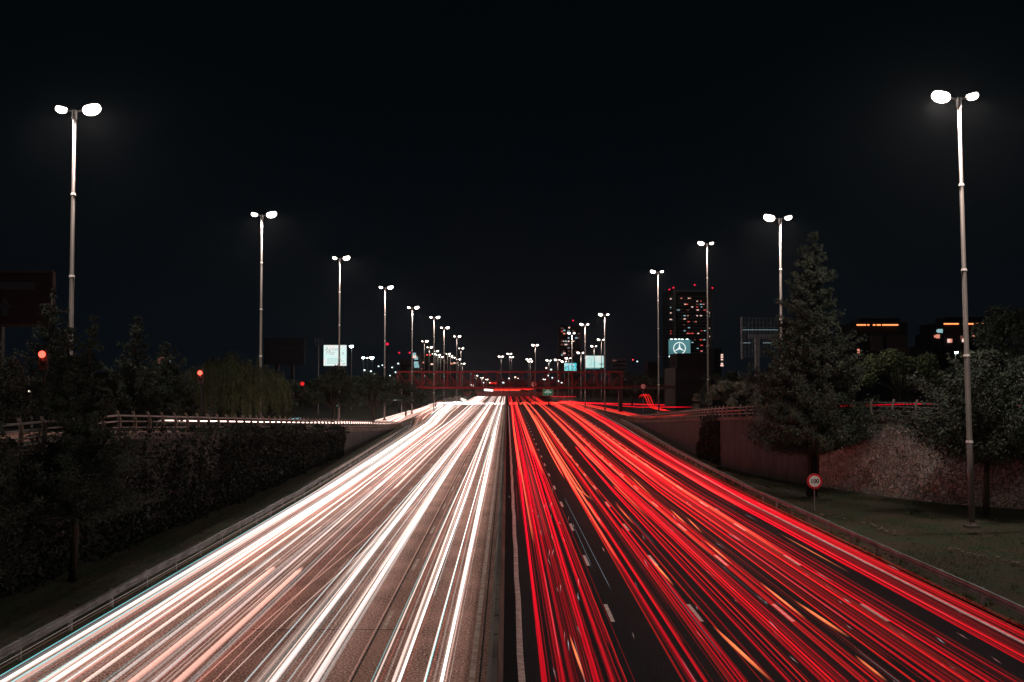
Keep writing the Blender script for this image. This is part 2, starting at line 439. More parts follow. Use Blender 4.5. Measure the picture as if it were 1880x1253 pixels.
# tar joint lines and patches across the old carriageway
bw = MB()
for y, xa, xb in ((36.6, -9.3, -3.7), (61, -15, -8), (92, -8, -1.2)):
    bw.quad((xa, y, .004), (xb, y, .004), (xb, y + .07, .004), (xa, y + .07, .004))
bw.quad((-4.72, 20, .004), (-4.66, 20, .004), (-4.66, 120, .004), (-4.72, 120, .004))
bw.quad((-.86, 10, .004), (-.80, 10, .004), (-.80, 345, .004), (-.86, 345, .004))
j = bw.build('road_joints', mat('tar', (.03, .026, .025), (.02, .018, .017))); j['kind'] = 'structure'

# ------------------------------------------------------------------ median barrier
bar = empty('median_barrier', (-.37, 30, 0), 'low concrete median barrier between the white and the red light streams', 'barrier')
prof = [(-.25, 0), (-.25, .08), (-.12, .28), (-.08, .80), (.08, .80), (.12, .28), (.25, .08), (.25, 0)]
ys = [y for y in YS if 0 <= y <= 700]
MB().sweep(prof, [(-.37, y, zroad(y)) for y in ys]).build('wall_block', M_CONC_D, bar)
b = MB(); y = 12.0
while y < 200:
    b.box((-.37, y, .803), (.15, .10 + .02 * (int(y) % 3), .012)); y += 2.6
b.build('joint_gap', M_DARK, bar)['kind'] = 'stuff'

# ------------------------------------------------------------------ guard rails
def guard_rail(xf, ys, side, label):
    e = empty('guard_rail', (xf(ys[0]), ys[0], 0), label, 'guard rail', 'guard rails along the motorway')
    s = side
    prof = [(-.02*s, .44), (.05*s, .50), (-.01*s, .57), (.05*s, .64), (-.02*s, .70), (.03*s, .74), (-.10*s, .74), (-.08*s, .70), (.01*s, .64), (-.05*s, .57), (.01*s, .50), (-.05*s, .44)]
    # gentle sag and dents
    pts = []
    y = ys[0]
    while y <= ys[1]:
        pts.append((xf(y) + R.uniform(-.025, .025), y, .02 + zroad(y) + R.uniform(-.02, .025))); y += 3.8
    MB().sweep(prof, pts).build('beam', M_RAIL, e)
    for i, p in enumerate(pts[:96]):
        bb = MB().box((p[0] + .11*s, p[1], p[2] + .36), (.12, .09, .74))
        bb.box((p[0] + .03*s, p[1], p[2] + .58), (.10, .12, .26))
        bb.build('post', M_RAIL, e)
guard_rail(lambda y: lerp_tab(EDGE_R, y) + 1.1, (6, 214), 1, 'long steel guard rail beside the red light streams, below the stone wall')
guard_rail(lambda y: lerp_tab(EDGE_L, y) - .62, (6, 196), -1, 'long steel guard rail beside the white light streams, below the ivy wall')

# ------------------------------------------------------------------ retaining walls
def wall_mesh(name, pts, m, parent, thick=.4, side=1):
    """pts: (x, y, zbottom, ztop) ; UV 'wall' in metres"""
    b = MB(); n = len(pts); d = 0; us = [0]
    for p, q in zip(pts, pts[1:]): d += math.hypot(q[0]-p[0], q[1]-p[1]); us.append(d)
    for p in pts:
        b.v += [(p[0], p[1], p[2]), (p[0], p[1], p[3]), (p[0] + thick*side, p[1], p[3]), (p[0] + thick*side, p[1], p[2])]
    for i in range(n - 1):
        for k in range(4):
            a = i*4 + k; c = i*4 + (k+1) % 4; b.f.append((a, c, c + 4, a + 4))
    b.f.append((3, 2, 1, 0)); b.f.append((n*4-4, n*4-3, n*4-2, n*4-1))
    me = b.mesh(name, m); uv = me.uv_layers.new(name='wall')
    for l in me.loops:
        i = l.vertex_index // 4; uv.data[l.index].uv = (us[i], me.vertices[l.vertex_index].co.z)
    o = bpy.data.objects.new(name, me); link(o); o.parent = parent; o.matrix_parent_inverse = Matrix.Translation(-parent.location)
    return o
def dens(tab, y0, y1, step=2.5):
    out = []; y = y0
    while y < y1: out.append((lerp_tab(tab, y), y)); y += step
    out.append((lerp_tab(tab, y1), y1)); return out
cop = [(-.35, -.28), (-.35, .06), (.35, .06), (.35, -.28)]
e = empty('retaining_wall', (30, 70, 0), 'tall fieldstone retaining wall behind the two trees at the right', 'wall')
P = dens(XW_R, 34, 81.5)
wall_mesh('stone_facing', [(x, y, -.3, zt_r(y) - .3) for x, y in P], M_STONE, e)
MB().sweep(cop, [(x + .2, y, zt_r(y)) for x, y in P]).build('coping', M_CONC_D, e)
e = empty('retaining_wall', (23, 120, 0), 'long ribbed concrete retaining wall right of the red light streams', 'wall')
P = dens(XW_R, 81.6, 222)
wall_mesh('concrete_facing', [(x, y, -.3, max(.05, zt_r(y) - .3)) for x, y in P], M_RIB, e)
MB().sweep(cop, [(x + .2, y, zt_r(y)) for x, y in P]).build('coping', M_CONC_D, e)
e = empty('retaining_wall', (-19.5, 80, 0), 'long retaining wall on the left, mostly hidden under dark ivy', 'wall')
P = dens(XW_L, 20, 196)
wall_mesh('concrete_facing', [(x, y, -.3, max(.02, zt_l(y) - .3)) for x, y in P], M_RIB, e, side=-1)
MB().sweep(cop, [(x - .2, y, zt_l(y)) for x, y in P]).build('coping', M_CONC_D, e)

# ------------------------------------------------------------------ parapet fences on the walls
def fence(tab, zf, y0, y1, off, side, label, step=2.4):
    e = empty('parapet_fence', (lerp_tab(tab, y0) + off, y0, zf(y0)), label, 'fence', 'parapet fences on the retaining walls')
    pts = []; y = y0; acc = 0
    fine = dens(tab, y0, y1, .25); last = fine[0]; pts.append(last)
    for p in fine:
        acc += math.hypot(p[0]-last[0], p[1]-last[1]); last = p
        if acc >= step: pts.append(p); acc = 0
    rail = [(x + off, y, zf(y)) for x, y in dens(tab, y0, y1, 2.0)]
    for h, r in ((.98, .045), (.68, .035), (.36, .035)):
        MB().sweep([(-r, h - r), (-r, h + r), (r, h + r), (r, h - r)], rail).build('rail', M_STEEL, e)
    first = None
    for x, y in pts:
        if first is None:
            b = MB()
            # curved post, leaning out towards the top
            pr = [(0, .0), (.02, .3), (.06, .6), (.0, .9), (-.1, 1.18)]
            for (a, z0), (c, z1) in zip(pr, pr[1:]):
                w0 = .13 - .05 * z0; w1 = .13 - .05 * z1; n = len(b.v)
                for (px, pz, w) in ((a, z0, w0), (c, z1, w1)):
                    b.v += [(side*px - w*.8, -.07, pz), (side*px + w*.8, -.07, pz), (side*px + w*.8, .07, pz), (side*px - w*.8, .07, pz)]
                b.f += [(n+k, n+(k+1) % 4, n+4+(k+1) % 4, n+4+k) for k in range(4)]
            b.f.append((len(b.v)-4, len(b.v)-3, len(b.v)-2, len(b.v)-1))
            first = b.mesh('post', M_POST)
        o = bpy.data.objects.new('post', first); link(o); o.parent = e
        o.location = Vector((x + off, y, zf(y) + .05)) - e.location
fence(XW_L, zt_l, 38, 192, -.2, 1, 'concrete post and steel rail parapet along the top of the left wall', 1.95)
fence(XW_R, zt_r, 58, 216, .2, -1, 'concrete post and steel rail parapet along the top of the right wall', 2.0)
def pedestrian_rail():
    pass

# ------------------------------------------------------------------ street lamps
def ordinal(n): return ['nearest', 'second', 'third', 'fourth', 'fifth', 'sixth', 'seventh', 'eighth', 'ninth', 'tenth', 'eleventh', 'twelfth', 'thirteenth', 'fourteenth', 'fifteenth'][n]
LAMP_MESH = {}
def lamp_parts(Hp):
    key = round(Hp, 1)
    if key in LAMP_MESH: return LAMP_MESH[key]
    b = MB(); n = 5; pts = []; rad = []
    r0, r1 = .175, .088
    for k in range(n):
        ra = r0 + (r1 - r0) * k / (n - .3)
        pts += [(0, 0, Hp*k/n), (0, 0, Hp*(k+1)/n - .01)]; rad += [ra, ra - .006]
    b.tube(pts, rad, 14)
    pole = b.mesh('pole', M_POLE, True)
    rings = MB()
    for k in range(1, n):
        ra = r0 + (r1 - r0) * (k - 1) / (n - .3)
        rings.tube([(0, 0, Hp*k/n - .10), (0, 0, Hp*k/n + .04)], [ra + .05, ra - .005], 14)
    collar = rings.mesh('collar', mat('collar_steel', (.85, .80, .78), (.7, .66, .64)))
    foot = MB().box((0, 0, .08), (.7, .7, .16)).tube([(0, 0, .16), (0, 0, .30)], [.28, .23], 12).mesh('base_plate', M_CONC)
    arm = MB().tube([(-.95, 0, Hp + .12), (0, 0, Hp + .02), (.8, 0, Hp + .12)], [.045, .06, .045], 8).tube([(0, 0, Hp - .45), (0, 0, Hp + .1)], [.15, .15], 12).mesh('arm', M_STEEL)
    LAMP_MESH[key] = (pole, collar, foot, arm); return LAMP_MESH[key]
def head_mesh(sc):
    key = ('head', sc)
    if key in LAMP_MESH: return LAMP_MESH[key]
    hs = MB().ell((0, 0, .0), (.53*sc, .35*sc, .36*sc), 20, 6, 0, .31).mesh('housing', M_DARK, True)
    gl = MB().ell((0, 0, .0), (.50*sc, .33*sc, .34*sc), 20, 12, .30, 1).mesh('lamp_glass', M_GLASS, True)
    LAMP_MESH[key] = (hs, gl); return LAMP_MESH[key]
def street_lamp(base, Hp, label, group, power=LAMP_POWER, inner=-1, collars=True, sc=(1.12, .74), tilt=0):
    e = empty('street_lamp', base, label, 'street lamp', group)
    pole, collar, foot, arm = lamp_parts(Hp)
    for nm, me in (('pole', pole), ('collar', collar), ('base_plate', foot), ('arm', arm)):
        if nm == 'collar' and not collars: continue
        o = bpy.data.objects.new(nm, me); link(o, e)
        if nm == 'arm': o.scale.x = -inner * -1 if inner == -1 else -1
    for s, q, k in ((inner, 1.05, sc[0]), (-inner, .82, sc[1])):
        hs, gl = head_mesh(k)
        o = bpy.data.objects.new('lamp_head', hs); link(o, e); o.location = (s*q, 0, Hp + .16); o.rotation_euler = (0, s * -.22, 0)
        g = bpy.data.objects.new('lamp_glass', gl); link(g, o)
        if power and (power > 3500 or s == inner):
            ld = bpy.data.lights.new('bulb', 'SPOT'); ld.energy = power * (1.0 if s == inner else .7); ld.color = LAMP_COL
            ld.shadow_soft_size = .18; ld.spot_size = math.radians(168); ld.spot_blend = .35
            l = bpy.data.objects.new('bulb', ld); link(l, o); l.location = (0, 0, -.34*k); l.rotation_euler = (0, 0, 0)
    return e
GL = 'street lamps along the left of the motorway'; GR = 'street lamps along the right of the motorway'
# px of the pole, y of its head, y of its foot, height of the ground it stands on
def lamp_px(px, yh, yb, zb, label, grp, power, inner, Y=None, sc=(1.12, .74)):
    if Y is None: Y = (H - zb) * F / (yb - 697)
    top = at_y(px, yh, Y); 
    street_lamp((top.x, Y, zb), top.z - zb - .16, label, grp, power, inner, sc=sc)
lamp_px(137, 201, 0, .3, 'nearest street lamp on the left, rising out of the dark conifers', GL, LAMP_POWER*.75, 1, 60.8)
lamp_px(481, 394, 0, 1.5, 'second street lamp on the left, rising behind the drooping willow', GL, LAMP_POWER, 1, 108)
lamp_px(624, 474, 0, 2.0, 'third street lamp on the left, in front of the lit white billboard', GL, LAMP_POWER, 1, 157)
lamp_px(707, 528, 0, 1.2, 'fourth street lamp on the left, just before the red truss bridge begins', GL, LAMP_POWER, 1, 193)
lamp_px(757, 565, 0, 1.0, 'fifth street lamp on the left, seen through the left end of the truss', GL, LAMP_POWER*.8, 1, 236)
lamp_px(797, 583, 0, .4, 'sixth street lamp on the left, standing at the merging lanes', GL, LAMP_POWER*.8, 1, 270)
lamp_px(815.5, 602, 0, .1, 'seventh street lamp on the left, behind the truss bridge', GL, LAMP_POWER*.8, 1, 307)
lamp_px(838.5, 618, 0, 0, 'eighth street lamp on the left, behind the truss bridge', GL, 3400, 1, 372)
lamp_px(846, 640, 0, 0, 'ninth street lamp on the left, last tall one before the distant cluster', GL, 3400, 1, 525)
lamp_px(1771, 177, 968, .45, 'nearest street lamp on the right, standing on the grass before the stone wall', GR, LAMP_POWER*1.3, -1)
bpy.data.objects[[o.name for o in COL.objects if str(o.get('label', '')).startswith('nearest street lamp on the right')][0]].rotation_euler.y = math.radians(-.8)
lamp_px(1432, 400, 0, .4, 'second street lamp on the right, half hidden by the tall conifer', GR, LAMP_POWER, -1, 97)
lamp_px(1298, 447, 759, 3.2, 'third street lamp on the right, in front of the lit residential tower', GR, LAMP_POWER, -1)
lamp_px(1208, 499, 758, 2.2, 'fourth street lamp on the right, beside the star billboard', GR, LAMP_POWER, -1)
lamp_px(1110, 578, 755, .85, 'fifth street lamp on the right, rising before the right end of the truss', GR, LAMP_POWER*.8, -1)
lamp_px(1074, 596, 751, .3, 'sixth street lamp on the right, between the cyan and the white billboards', GR, LAMP_POWER*.8, -1)
lamp_px(1050, 612, 744, .1, 'seventh street lamp on the right, in front of the cyan billboard', GR, LAMP_POWER*.8, -1)
lamp_px(1104, 624, 741, 0, 'lamp standing left of the fifth right lamp, over the white billboard', GR, 3400, -1)
lamp_px(1091, 636, 735, 0, 'lamp whose head shines just above the white billboard', GR, 3400, -1)
lamp_px(1066.5, 648, 740, 0, 'shorter lamp standing between the cyan and white billboards', GR, 3400, -1)
# a lamp pair beside the viewpoint, out of frame, belongs to the same rows
street_lamp((-26.6, 20, .3), 25.2, 'street lamp standing beside the viewpoint on the left', GL, LAMP_POWER*.5, 1)
street_lamp((26.6, 16, .3), 25.2, 'street lamp standing beside the viewpoint on the right', GR, LAMP_POWER, -1)
# distant cluster
far = [(779, 627, 420), (788, 638, 480), (800, 645, 560), (804, 652, 600), (809, 656, 640), (822, 650, 620), (827, 654, 700), (832, 657, 760), (818, 657, 820), (841, 660, 560), (796, 650, 700),
       (920, 655, 560), (935.5, 650, 600), (939.5, 656, 700), (983, 634, 430), (971, 660, 560), (974, 664, 620), (1008, 662, 520), (1024, 661, 480), (1036, 664, 500), (1044, 658, 460), (849, 668, 620), (874, 690, 900), (893, 697, 980), (884, 694, 940), (1000, 697, 980), (864, 683, 860)]
for i, (px, py, Y) in enumerate(far):
    t = at_y(px, py, Y); zb = -.05 if abs(t.x) > 30 else zroad(Y)
    pos = 'left of the road axis' if px < 870 else ('right above the road axis' if px < 960 else 'right of the road axis')
    k = sum(1 for q in far[:i] if (q[0] < 870) == (px < 870) and (870 <= q[0] < 960) == (870 <= px < 960))
    street_lamp((t.x, Y, zb), max(4, t.z - zb - .16), 'distant twin lamp %s, %s in its cluster' % (pos, ordinal(k) if k else 'largest'), 'distant twin lamps down the road', 3400, 1 if px < 900 else -1, collars=False, sc=(1.3, 1.2) if 900 < px < 990 else (1.3, .7))

# ------------------------------------------------------------------ trees
def leaf_cards(C, size, aspect=.55, up=0.0, rng=NR):
    """C (N,3) centres -> quads (diamond) with random orientation"""
    n = len(C)
    d = rng.normal(size=(n, 3)); d[:, 2] += up; d /= np.linalg.norm(d, axis=1)[:, None]
    t = rng.normal(size=(n, 3)); s = np.cross(d, t); s /= np.linalg.norm(s, axis=1)[:, None]
    L = (size * rng.uniform(.6, 1.4, n))[:, None]
    V = np.empty((n, 4, 3)); V[:, 0] = C - d*L*.5; V[:, 1] = C + s*L*aspect*.5; V[:, 2] = C + d*L*.5; V[:, 3] = C - s*L*aspect*.5
    return V.reshape(-1, 3)
def tree_root(name, base, label, group=None):
    return empty(name, base, label, 'tree', group)
def put(name, me, root):
    o = bpy.data.objects.new(name, me); link(o, root); return o
def conifer(base, Ht, prof, nb, leaf, label, trunk_r=.3, bare=.0, dens_=55, m=M_CEDAR, group=None, seed=1, lean=0.0, up=.28, name='cedar_tree', droop=.2):
    rg = np.random.default_rng(seed)
    root = tree_root(name, base, label, group)
    b = MB(); k = 7
    b.tube([(lean * (i/k)**1.5, .12*math.sin(i*2.1+seed), Ht*.97*i/k) for i in range(k+1)], [trunk_r*(1 - .93*i/k) + .012 for i in range(k+1)], 9)
    centres = []; pmax = max(v for _, v in prof)
    for i in range(nb):
        t = bare + (1 - bare) * rg.random() * .985
        while rg.random() > .22 + .78 * lerp_tab(prof, t) / pmax: t = bare + (1 - bare) * rg.random() * .985
        z0 = Ht * t; az = rg.uniform(0, 2*math.pi)
        L = lerp_tab(prof, t) * (rg.uniform(.62, 1.1) if rg.random() > .12 else rg.uniform(1.1, 1.32))
        dx, dy = math.cos(az), math.sin(az); x0 = lean * t**1.5
        # branch: rises a little, droops, tip turns up
        q = np.linspace(0, 1, 7)
        zc = z0 + L * (up*q - droop*4*q*(1-q)*.5 - .25*q**2 + .16*q**4)
        bx = x0 + dx*L*q; by = dy*L*q
        if L > .8 and i % 2 == 0:
            b.tube([(bx[j], by[j], zc[j]) for j in (0, 2, 4, 6)], [.05*L/3+.012, .035*L/3+.01, .02, .008], 4, False)
        n = int(dens_ * L * (leaf/.22) ** -1) + 14
        s = rg.uniform(0, 1, n) ** .6
        wid = .11*L + .07
        side = rg.normal(0, 1, n) * wid * (1 - .55*s) * .9
        # sub-twig clumps make tufts instead of fog
        ncl = max(3, int(L*3.2)); cs = rg.uniform(.1, 1.02, ncl); cside = rg.normal(0, wid*.8, ncl) * (1.1 - .6*cs); pick = rg.integers(0, ncl, n)
        s = np.clip(cs[pick] + rg.normal(0, .055, n), 0, 1.06); side = cside[pick] + rg.normal(0, .045 + .035*L, n)
        zz = np.interp(np.clip(s, 0, 1), q, zc) + rg.normal(0, .035 + .03*L, n) - .10*np.abs(side)
        cx = x0 + dx*L*s - dy*side; cyy = dy*L*s + dx*side
        centres.append(np.c_[cx, cyy, zz])
    C = np.concatenate(centres)
    put('trunk', b.mesh('trunk', M_BARK, True), root)
    put('crown', np_mesh('crown', leaf_cards(C, leaf, .42, .15, rg), 4, m), root)
    return root
def broadleaf(base, Ht, rx, rz, leaf, n, label, m=M_LEAF, seed=3, lobes=26, group=None, name='broadleaf_tree', trunk=None, ry=None, zc=None):
    rg = np.random.default_rng(seed); root = tree_root(name, base, label, group); ry = ry or rx
    zc = zc or Ht - rz
    b = MB(); b.tube([(0, 0, 0), (.1, 0, zc*.6), (0, .1, zc*1.05)], [.04*Ht*.6+.05, .03*Ht*.6+.03, .05], 8)
    C = []
    for i in range(lobes):
        v = rg.normal(size=3); v /= np.linalg.norm(v); v[2] = v[2] if v[2] > -.5 else -v[2]
        f = rg.uniform(.55, .92); c = np.array([v[0]*rx*f, v[1]*ry*f, zc + v[2]*rz*f]); rr = rg.uniform(.20, .36) * min(rx, rz)
        k = n // lobes
        p = rg.normal(size=(k, 3)); p /= np.linalg.norm(p, axis=1)[:, None]; p *= (rr * rg.uniform(.55, 1.1, k))[:, None]; p[:, 2] *= .8
        C.append(p + c)
        b.tube([(0, 0, zc*.55), tuple(c*.55 + np.array([0, 0, zc*.3])), tuple(c)], [.08, .05, .02], 4, False)
    put('trunk', b.mesh('trunk', M_BARK, True), root)
    put('crown', np_mesh('crown', leaf_cards(np.concatenate(C), leaf, .6, 0, rg), 4, m), root)
    return root
def willow(base, Ht, rx, label, seed=4):
    rg = np.random.default_rng(seed); root = tree_root('willow_tree', base, label)
    b = MB(); b.tube([(0, 0, 0), (.1, 0, Ht*.4), (0, .1, Ht*.7)], [.35, .25, .1], 8)
    C = []
    for i in range(420):
        a = rg.uniform(0, 2*math.pi); r = rx * math.sqrt(rg.uniform(.02, 1)); x, y = r*math.cos(a), r*math.sin(a)*.9
        zt = Ht * (.45 + .55*math.sqrt(max(0, 1 - (r/rx/1.06)**2))) + rg.normal(0, .22) + .25*math.sin(x*1.5+seed) * math.cos(y*1.7)
        ln = rg.uniform(.25, .8) * zt; k = int(ln * 22)
        s = rg.uniform(0, 1, k)
        C.append(np.c_[x + .35*s*np.cos(a) + rg.normal(0, .07, k), y + .35*s*np.sin(a) + rg.normal(0, .07, k), zt - s*ln])
        if i % 14 == 0: b.tube([(0, 0, Ht*.45), (x*.5, y*.5, Ht*.8), (x, y, zt)], [.09, .05, .02], 4, False)
    put('trunk', b.mesh('trunk', M_BARK, True), root)
    C = np.concatenate(C); n = len(C)
    V = leaf_cards(C, .3, .22, 0, rg).reshape(n, 4, 3)
    L = rg.uniform(.15, .38, n)
    V[:, 0] = C + np.c_[rg.normal(0, .05, n), rg.normal(0, .05, n), L*.5]; V[:, 2] = C - np.c_[rg.normal(0, .05, n), rg.normal(0, .05, n), L*.5]
    put('crown', np_mesh('crown', V.reshape(-1, 3), 4, M_LEAF), root)
PA = [(0, 4.2), (.12, 5.2), (.3, 4.7), (.45, 3.5), (.6, 2.7), (.75, 2.1), (.88, 1.35), (1, .25)]
conifer((23.2, 76, .3), 20.3, PA, 470, .2, 'tall bushy conifer right of the road, its trunk behind the round 100 sign', .42, .17, 72, seed=21, lean=.3)
PB = [(0, 4.6), (.25, 5.2), (.5, 4.9), (.7, 4.2), (.85, 2.8), (1, .7)]
conifer((30.9, 64.5, .35), 10.6, PB, 230, .22, 'broad low conifer at the right edge, spreading in front of the stone wall', .22, .33, 60, seed=23, lean=1.0, up=.45, name='cypress_tree')
PC = [(0, 3.0), (.2, 3.4), (.42, 2.5), (.62, 1.25), (.8, .7), (.92, .3), (1, .08)]
GC = 'dark conifers massed at the left'
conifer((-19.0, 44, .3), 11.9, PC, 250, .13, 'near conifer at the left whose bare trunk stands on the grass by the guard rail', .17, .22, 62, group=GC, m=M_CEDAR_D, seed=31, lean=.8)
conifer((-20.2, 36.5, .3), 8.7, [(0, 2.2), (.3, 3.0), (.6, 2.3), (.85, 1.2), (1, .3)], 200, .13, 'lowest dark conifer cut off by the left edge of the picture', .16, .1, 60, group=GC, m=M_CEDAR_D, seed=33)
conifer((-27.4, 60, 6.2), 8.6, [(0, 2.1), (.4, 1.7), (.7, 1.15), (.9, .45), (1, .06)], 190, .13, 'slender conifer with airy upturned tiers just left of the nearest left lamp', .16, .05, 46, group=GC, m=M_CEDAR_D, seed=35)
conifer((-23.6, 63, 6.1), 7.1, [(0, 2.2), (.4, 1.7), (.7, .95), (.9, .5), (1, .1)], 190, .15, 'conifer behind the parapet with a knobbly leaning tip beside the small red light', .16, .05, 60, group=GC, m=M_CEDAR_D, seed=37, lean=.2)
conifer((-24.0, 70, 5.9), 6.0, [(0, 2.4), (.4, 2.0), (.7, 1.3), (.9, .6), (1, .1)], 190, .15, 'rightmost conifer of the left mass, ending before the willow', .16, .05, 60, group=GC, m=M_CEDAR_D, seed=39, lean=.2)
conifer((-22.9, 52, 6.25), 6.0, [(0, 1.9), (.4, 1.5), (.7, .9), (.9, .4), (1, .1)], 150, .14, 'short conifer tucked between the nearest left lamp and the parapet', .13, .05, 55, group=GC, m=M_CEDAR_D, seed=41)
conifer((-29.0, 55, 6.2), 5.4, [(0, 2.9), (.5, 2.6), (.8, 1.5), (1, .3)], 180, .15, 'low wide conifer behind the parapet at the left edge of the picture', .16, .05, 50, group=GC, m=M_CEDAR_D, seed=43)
willow((-26.3, 95, 4.0), 6.9, 5.6, 'round drooping willow behind the left parapet')
GBt = 'dark background trees'
def bl(px, py_top, Y, rx, zb, label, m=M_LEAF2, seed=1, n=9000, leaf=.35, rz=None, lobes=26):
    t = at_y(px, py_top, Y); Ht = t.z - zb; broadleaf((t.x, Y, zb), Ht, rx, rz or Ht*.42, leaf, n, label, m, seed, lobes, GBt)
bl(612, 678, 140, 4.6, 2.1, 'dark round tree in front of the lower edge of the white billboard', seed=51, n=14000, leaf=.28)
bl(685, 684, 172, 4.4, .6, 'dark tree right of the round tree, just left of the truss', seed=52, n=12000, leaf=.3)
bl(420, 643, 175, 4.6, .6, 'dark domed treetop showing above the willow', seed=53, n=8000)
bl(520, 688, 165, 5.2, 1, 'dark tree filling the gap right of the willow', seed=54, n=9000)
bl(745, 700, 230, 5.5, 0, 'dark tree behind the left leg of the truss', seed=55)
bl(800, 702, 300, 9, 0, 'dark tree behind the truss, left of the bright merging lanes', seed=56)
bl(848, 706, 380, 9, 0, 'small dark tree under the truss nearest the road on the left', seed=57)
bl(770, 672, 330, 11, 0, 'wide dim tree above the left end of the truss', seed=58)
bl(1650, 640, 104, 5.4, 5.2, 'rounded olive-green tree behind the parapet between the two big conifers', M_LEAF, 61, 16000, .27)
bl(1868, 560, 92, 5.0, 6.2, 'dark tall tree at the right edge, behind the broad low conifer', seed=62, n=12000, leaf=.3)
bl(1780, 668, 100, 4.5, 5.4, 'dim reddish tree behind the nearest right lamp', seed=63)
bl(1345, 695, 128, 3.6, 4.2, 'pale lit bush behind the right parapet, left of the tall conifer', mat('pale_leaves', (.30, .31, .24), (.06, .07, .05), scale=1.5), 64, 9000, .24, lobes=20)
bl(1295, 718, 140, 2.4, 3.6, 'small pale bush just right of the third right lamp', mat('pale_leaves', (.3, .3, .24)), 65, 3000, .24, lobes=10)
bl(1200, 690, 290, 9, 0, 'dark tree below the star billboard', seed=66)
bl(1255, 688, 300, 9, 0, 'dark tree in front of the tower foot', seed=67)
bl(1160, 684, 330, 8, 0, 'dark tree right of the truss end', seed=68)
bl(1330, 682, 240, 7, .5, 'dark tree between the tower and the unlit billboard', seed=69)
bl(1110, 700, 420, 9, 0, 'dark tree under the white billboard behind the truss', seed=70)
bl(1060, 702, 470, 9, 0, 'dark tree under the cyan billboard behind the truss', seed=71)
bl(1455, 655, 190, 6, 1, 'dark tree hidden behind the tall right conifer', seed=72)
bl(300, 690, 130, 5, 3, 'dim tree left of the willow', seed=73)

# ------------------------------------------------------------------ ivy
def ivy(tab, zf, y0, y1, side, n, label, shape):
    ys = NR.uniform(y0, y1, n); out = []
    for y in ys:
        top = zf(y); a, bmax = shape(y)
        z = NR.uniform(a, bmax) * top
        if side < 0 and 49 < y < 68 and z > top*(.62 + .2*math.sin(y*1.3)) and NR.random() < .6: continue
        bulge = .35 + .22*math.sin(y*.63 + z*.5) + .18*math.sin(y*1.71 - z*1.3)
        x = lerp_tab(tab, y) - side * (NR.random()**1.5 * (bulge + (.35 if z > top*.86 else 0)) + .02)
        out.append((x, y, z + (NR.random()*.35 if z > top*.93 else 0)))
    o = bpy.data.objects.new('ivy', np_mesh('ivy', leaf_cards(np.array(out), .2, .8), 4, M_IVY)); link(o); tag(o, label, 'ivy')
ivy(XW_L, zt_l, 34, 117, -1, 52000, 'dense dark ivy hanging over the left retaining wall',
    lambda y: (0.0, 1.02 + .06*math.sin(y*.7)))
ivy(XW_R, zt_r, 102, 114, 1, 9000, 'dark wedge of ivy climbing the ribbed concrete wall at the right', lambda y: (0, 1.0 - .75*max(0, (y - 108.5)/5.5)))
out = []
for i in range(6000):
    y = NR.uniform(62, 90); a = math.sin(y*.45)*.5 + .5
    out.append((lerp_tab(XW_L, y) - .2 + NR.normal(0, .28), y, zt_l(y) + NR.uniform(-.3, .15 + .5*a)))
o = bpy.data.objects.new('creeper', np_mesh('creeper', leaf_cards(np.array(out), .2, .7), 4, M_LEAF2)); link(o)
tag(o, 'bushy creeper spilling over the coping of the left wall', 'creeper')

# ------------------------------------------------------------------ text helper
def lettering(txt, loc, size, m, parent, name='lettering', align='CENTER', tilt=0, bold=0):
    c = bpy.data.curves.new(name, 'FONT'); c.body = txt; c.size = size; c.align_x = align; c.align_y = 'CENTER'; c.extrude = size*.01
    c.materials.append(m); o = bpy.data.objects.new(name, c); link(o, parent)
    o.data.offset = bold
    dg = bpy.context.evaluated_depsgraph_get(); me = bpy.data.meshes.new_from_object(o.evaluated_get(dg)); me.name = name
    bpy.data.objects.remove(o); o = bpy.data.objects.new(name, me); link(o, parent)
    if not me.materials: me.materials.append(m)
    o.location = Vector(loc) - parent.location; o.rotation_euler = (math.pi/2, 0, tilt)
    return o
# ------------------------------------------------------------------ speed signs, green sign
def disc(b, c, r, th, n=28):
    b.tube([(c[0], c[1], c[2]), (c[0], c[1] - th, c[2])], [r, r], n); return b
def speed_sign(px, py, Y, r, zb, label, text):
    c = at_y(px, py, Y); e = empty('speed_limit_sign', (c.x, Y, zb), label, 'traffic sign', 'round red-ringed speed limit signs')
    MB().tube([(c.x, Y+.06, zb), (c.x, Y+.06, c.z + r*.6)], [.04, .04], 8).build('post', M_STEEL, e)
    disc(MB(), c, r*.985, .02).build('sign_plate', mat('sign_pink', (.7, .5, .5), (.6, .42, .42)), e)
    disc(MB(), c + Vector((0, -.022, 0)), r*.975, .012).build('red_ring', mat('sign_red', (.75, .012, .03), (.65, .01, .025), rough=.4), e)
    disc(MB(), c + Vector((0, -.036, 0)), r*.72, .012).build('sign_face', mat('sign_white', (.95, .90, .86), (.85, .80, .77), rough=.5), e)
    o = lettering(text, c + Vector((0, -.052, -.0)), r*.74, mat('sign_black', (.01, .01, .012)), e, bold=r*.018)
    return e
speed_sign(1495.5, 884, 68, .53, .15, 'round speed limit sign reading 100 below the tall conifer', '100')
speed_sign(980, 706, 262, .78, 0, 'small round speed limit sign seen against the truss bridge', '100')
speed_sign(1181, 710, 205, .55, .5, 'small round speed limit sign right of the truss beside the loop ramp', '100')
t = at_z(1005, 745, 0); Yg = 335.0
c = at_y(1006, 721, Yg)
e = empty('exit_sign', (c.x, Yg, 0), 'small green exit sign with pale markings where the lanes split', 'traffic sign')
MB().box((c.x, Yg, c.z), (3.5, .1, 2.1)).build('sign_border', mat('sign_grey', (.6, .6, .58)), e)
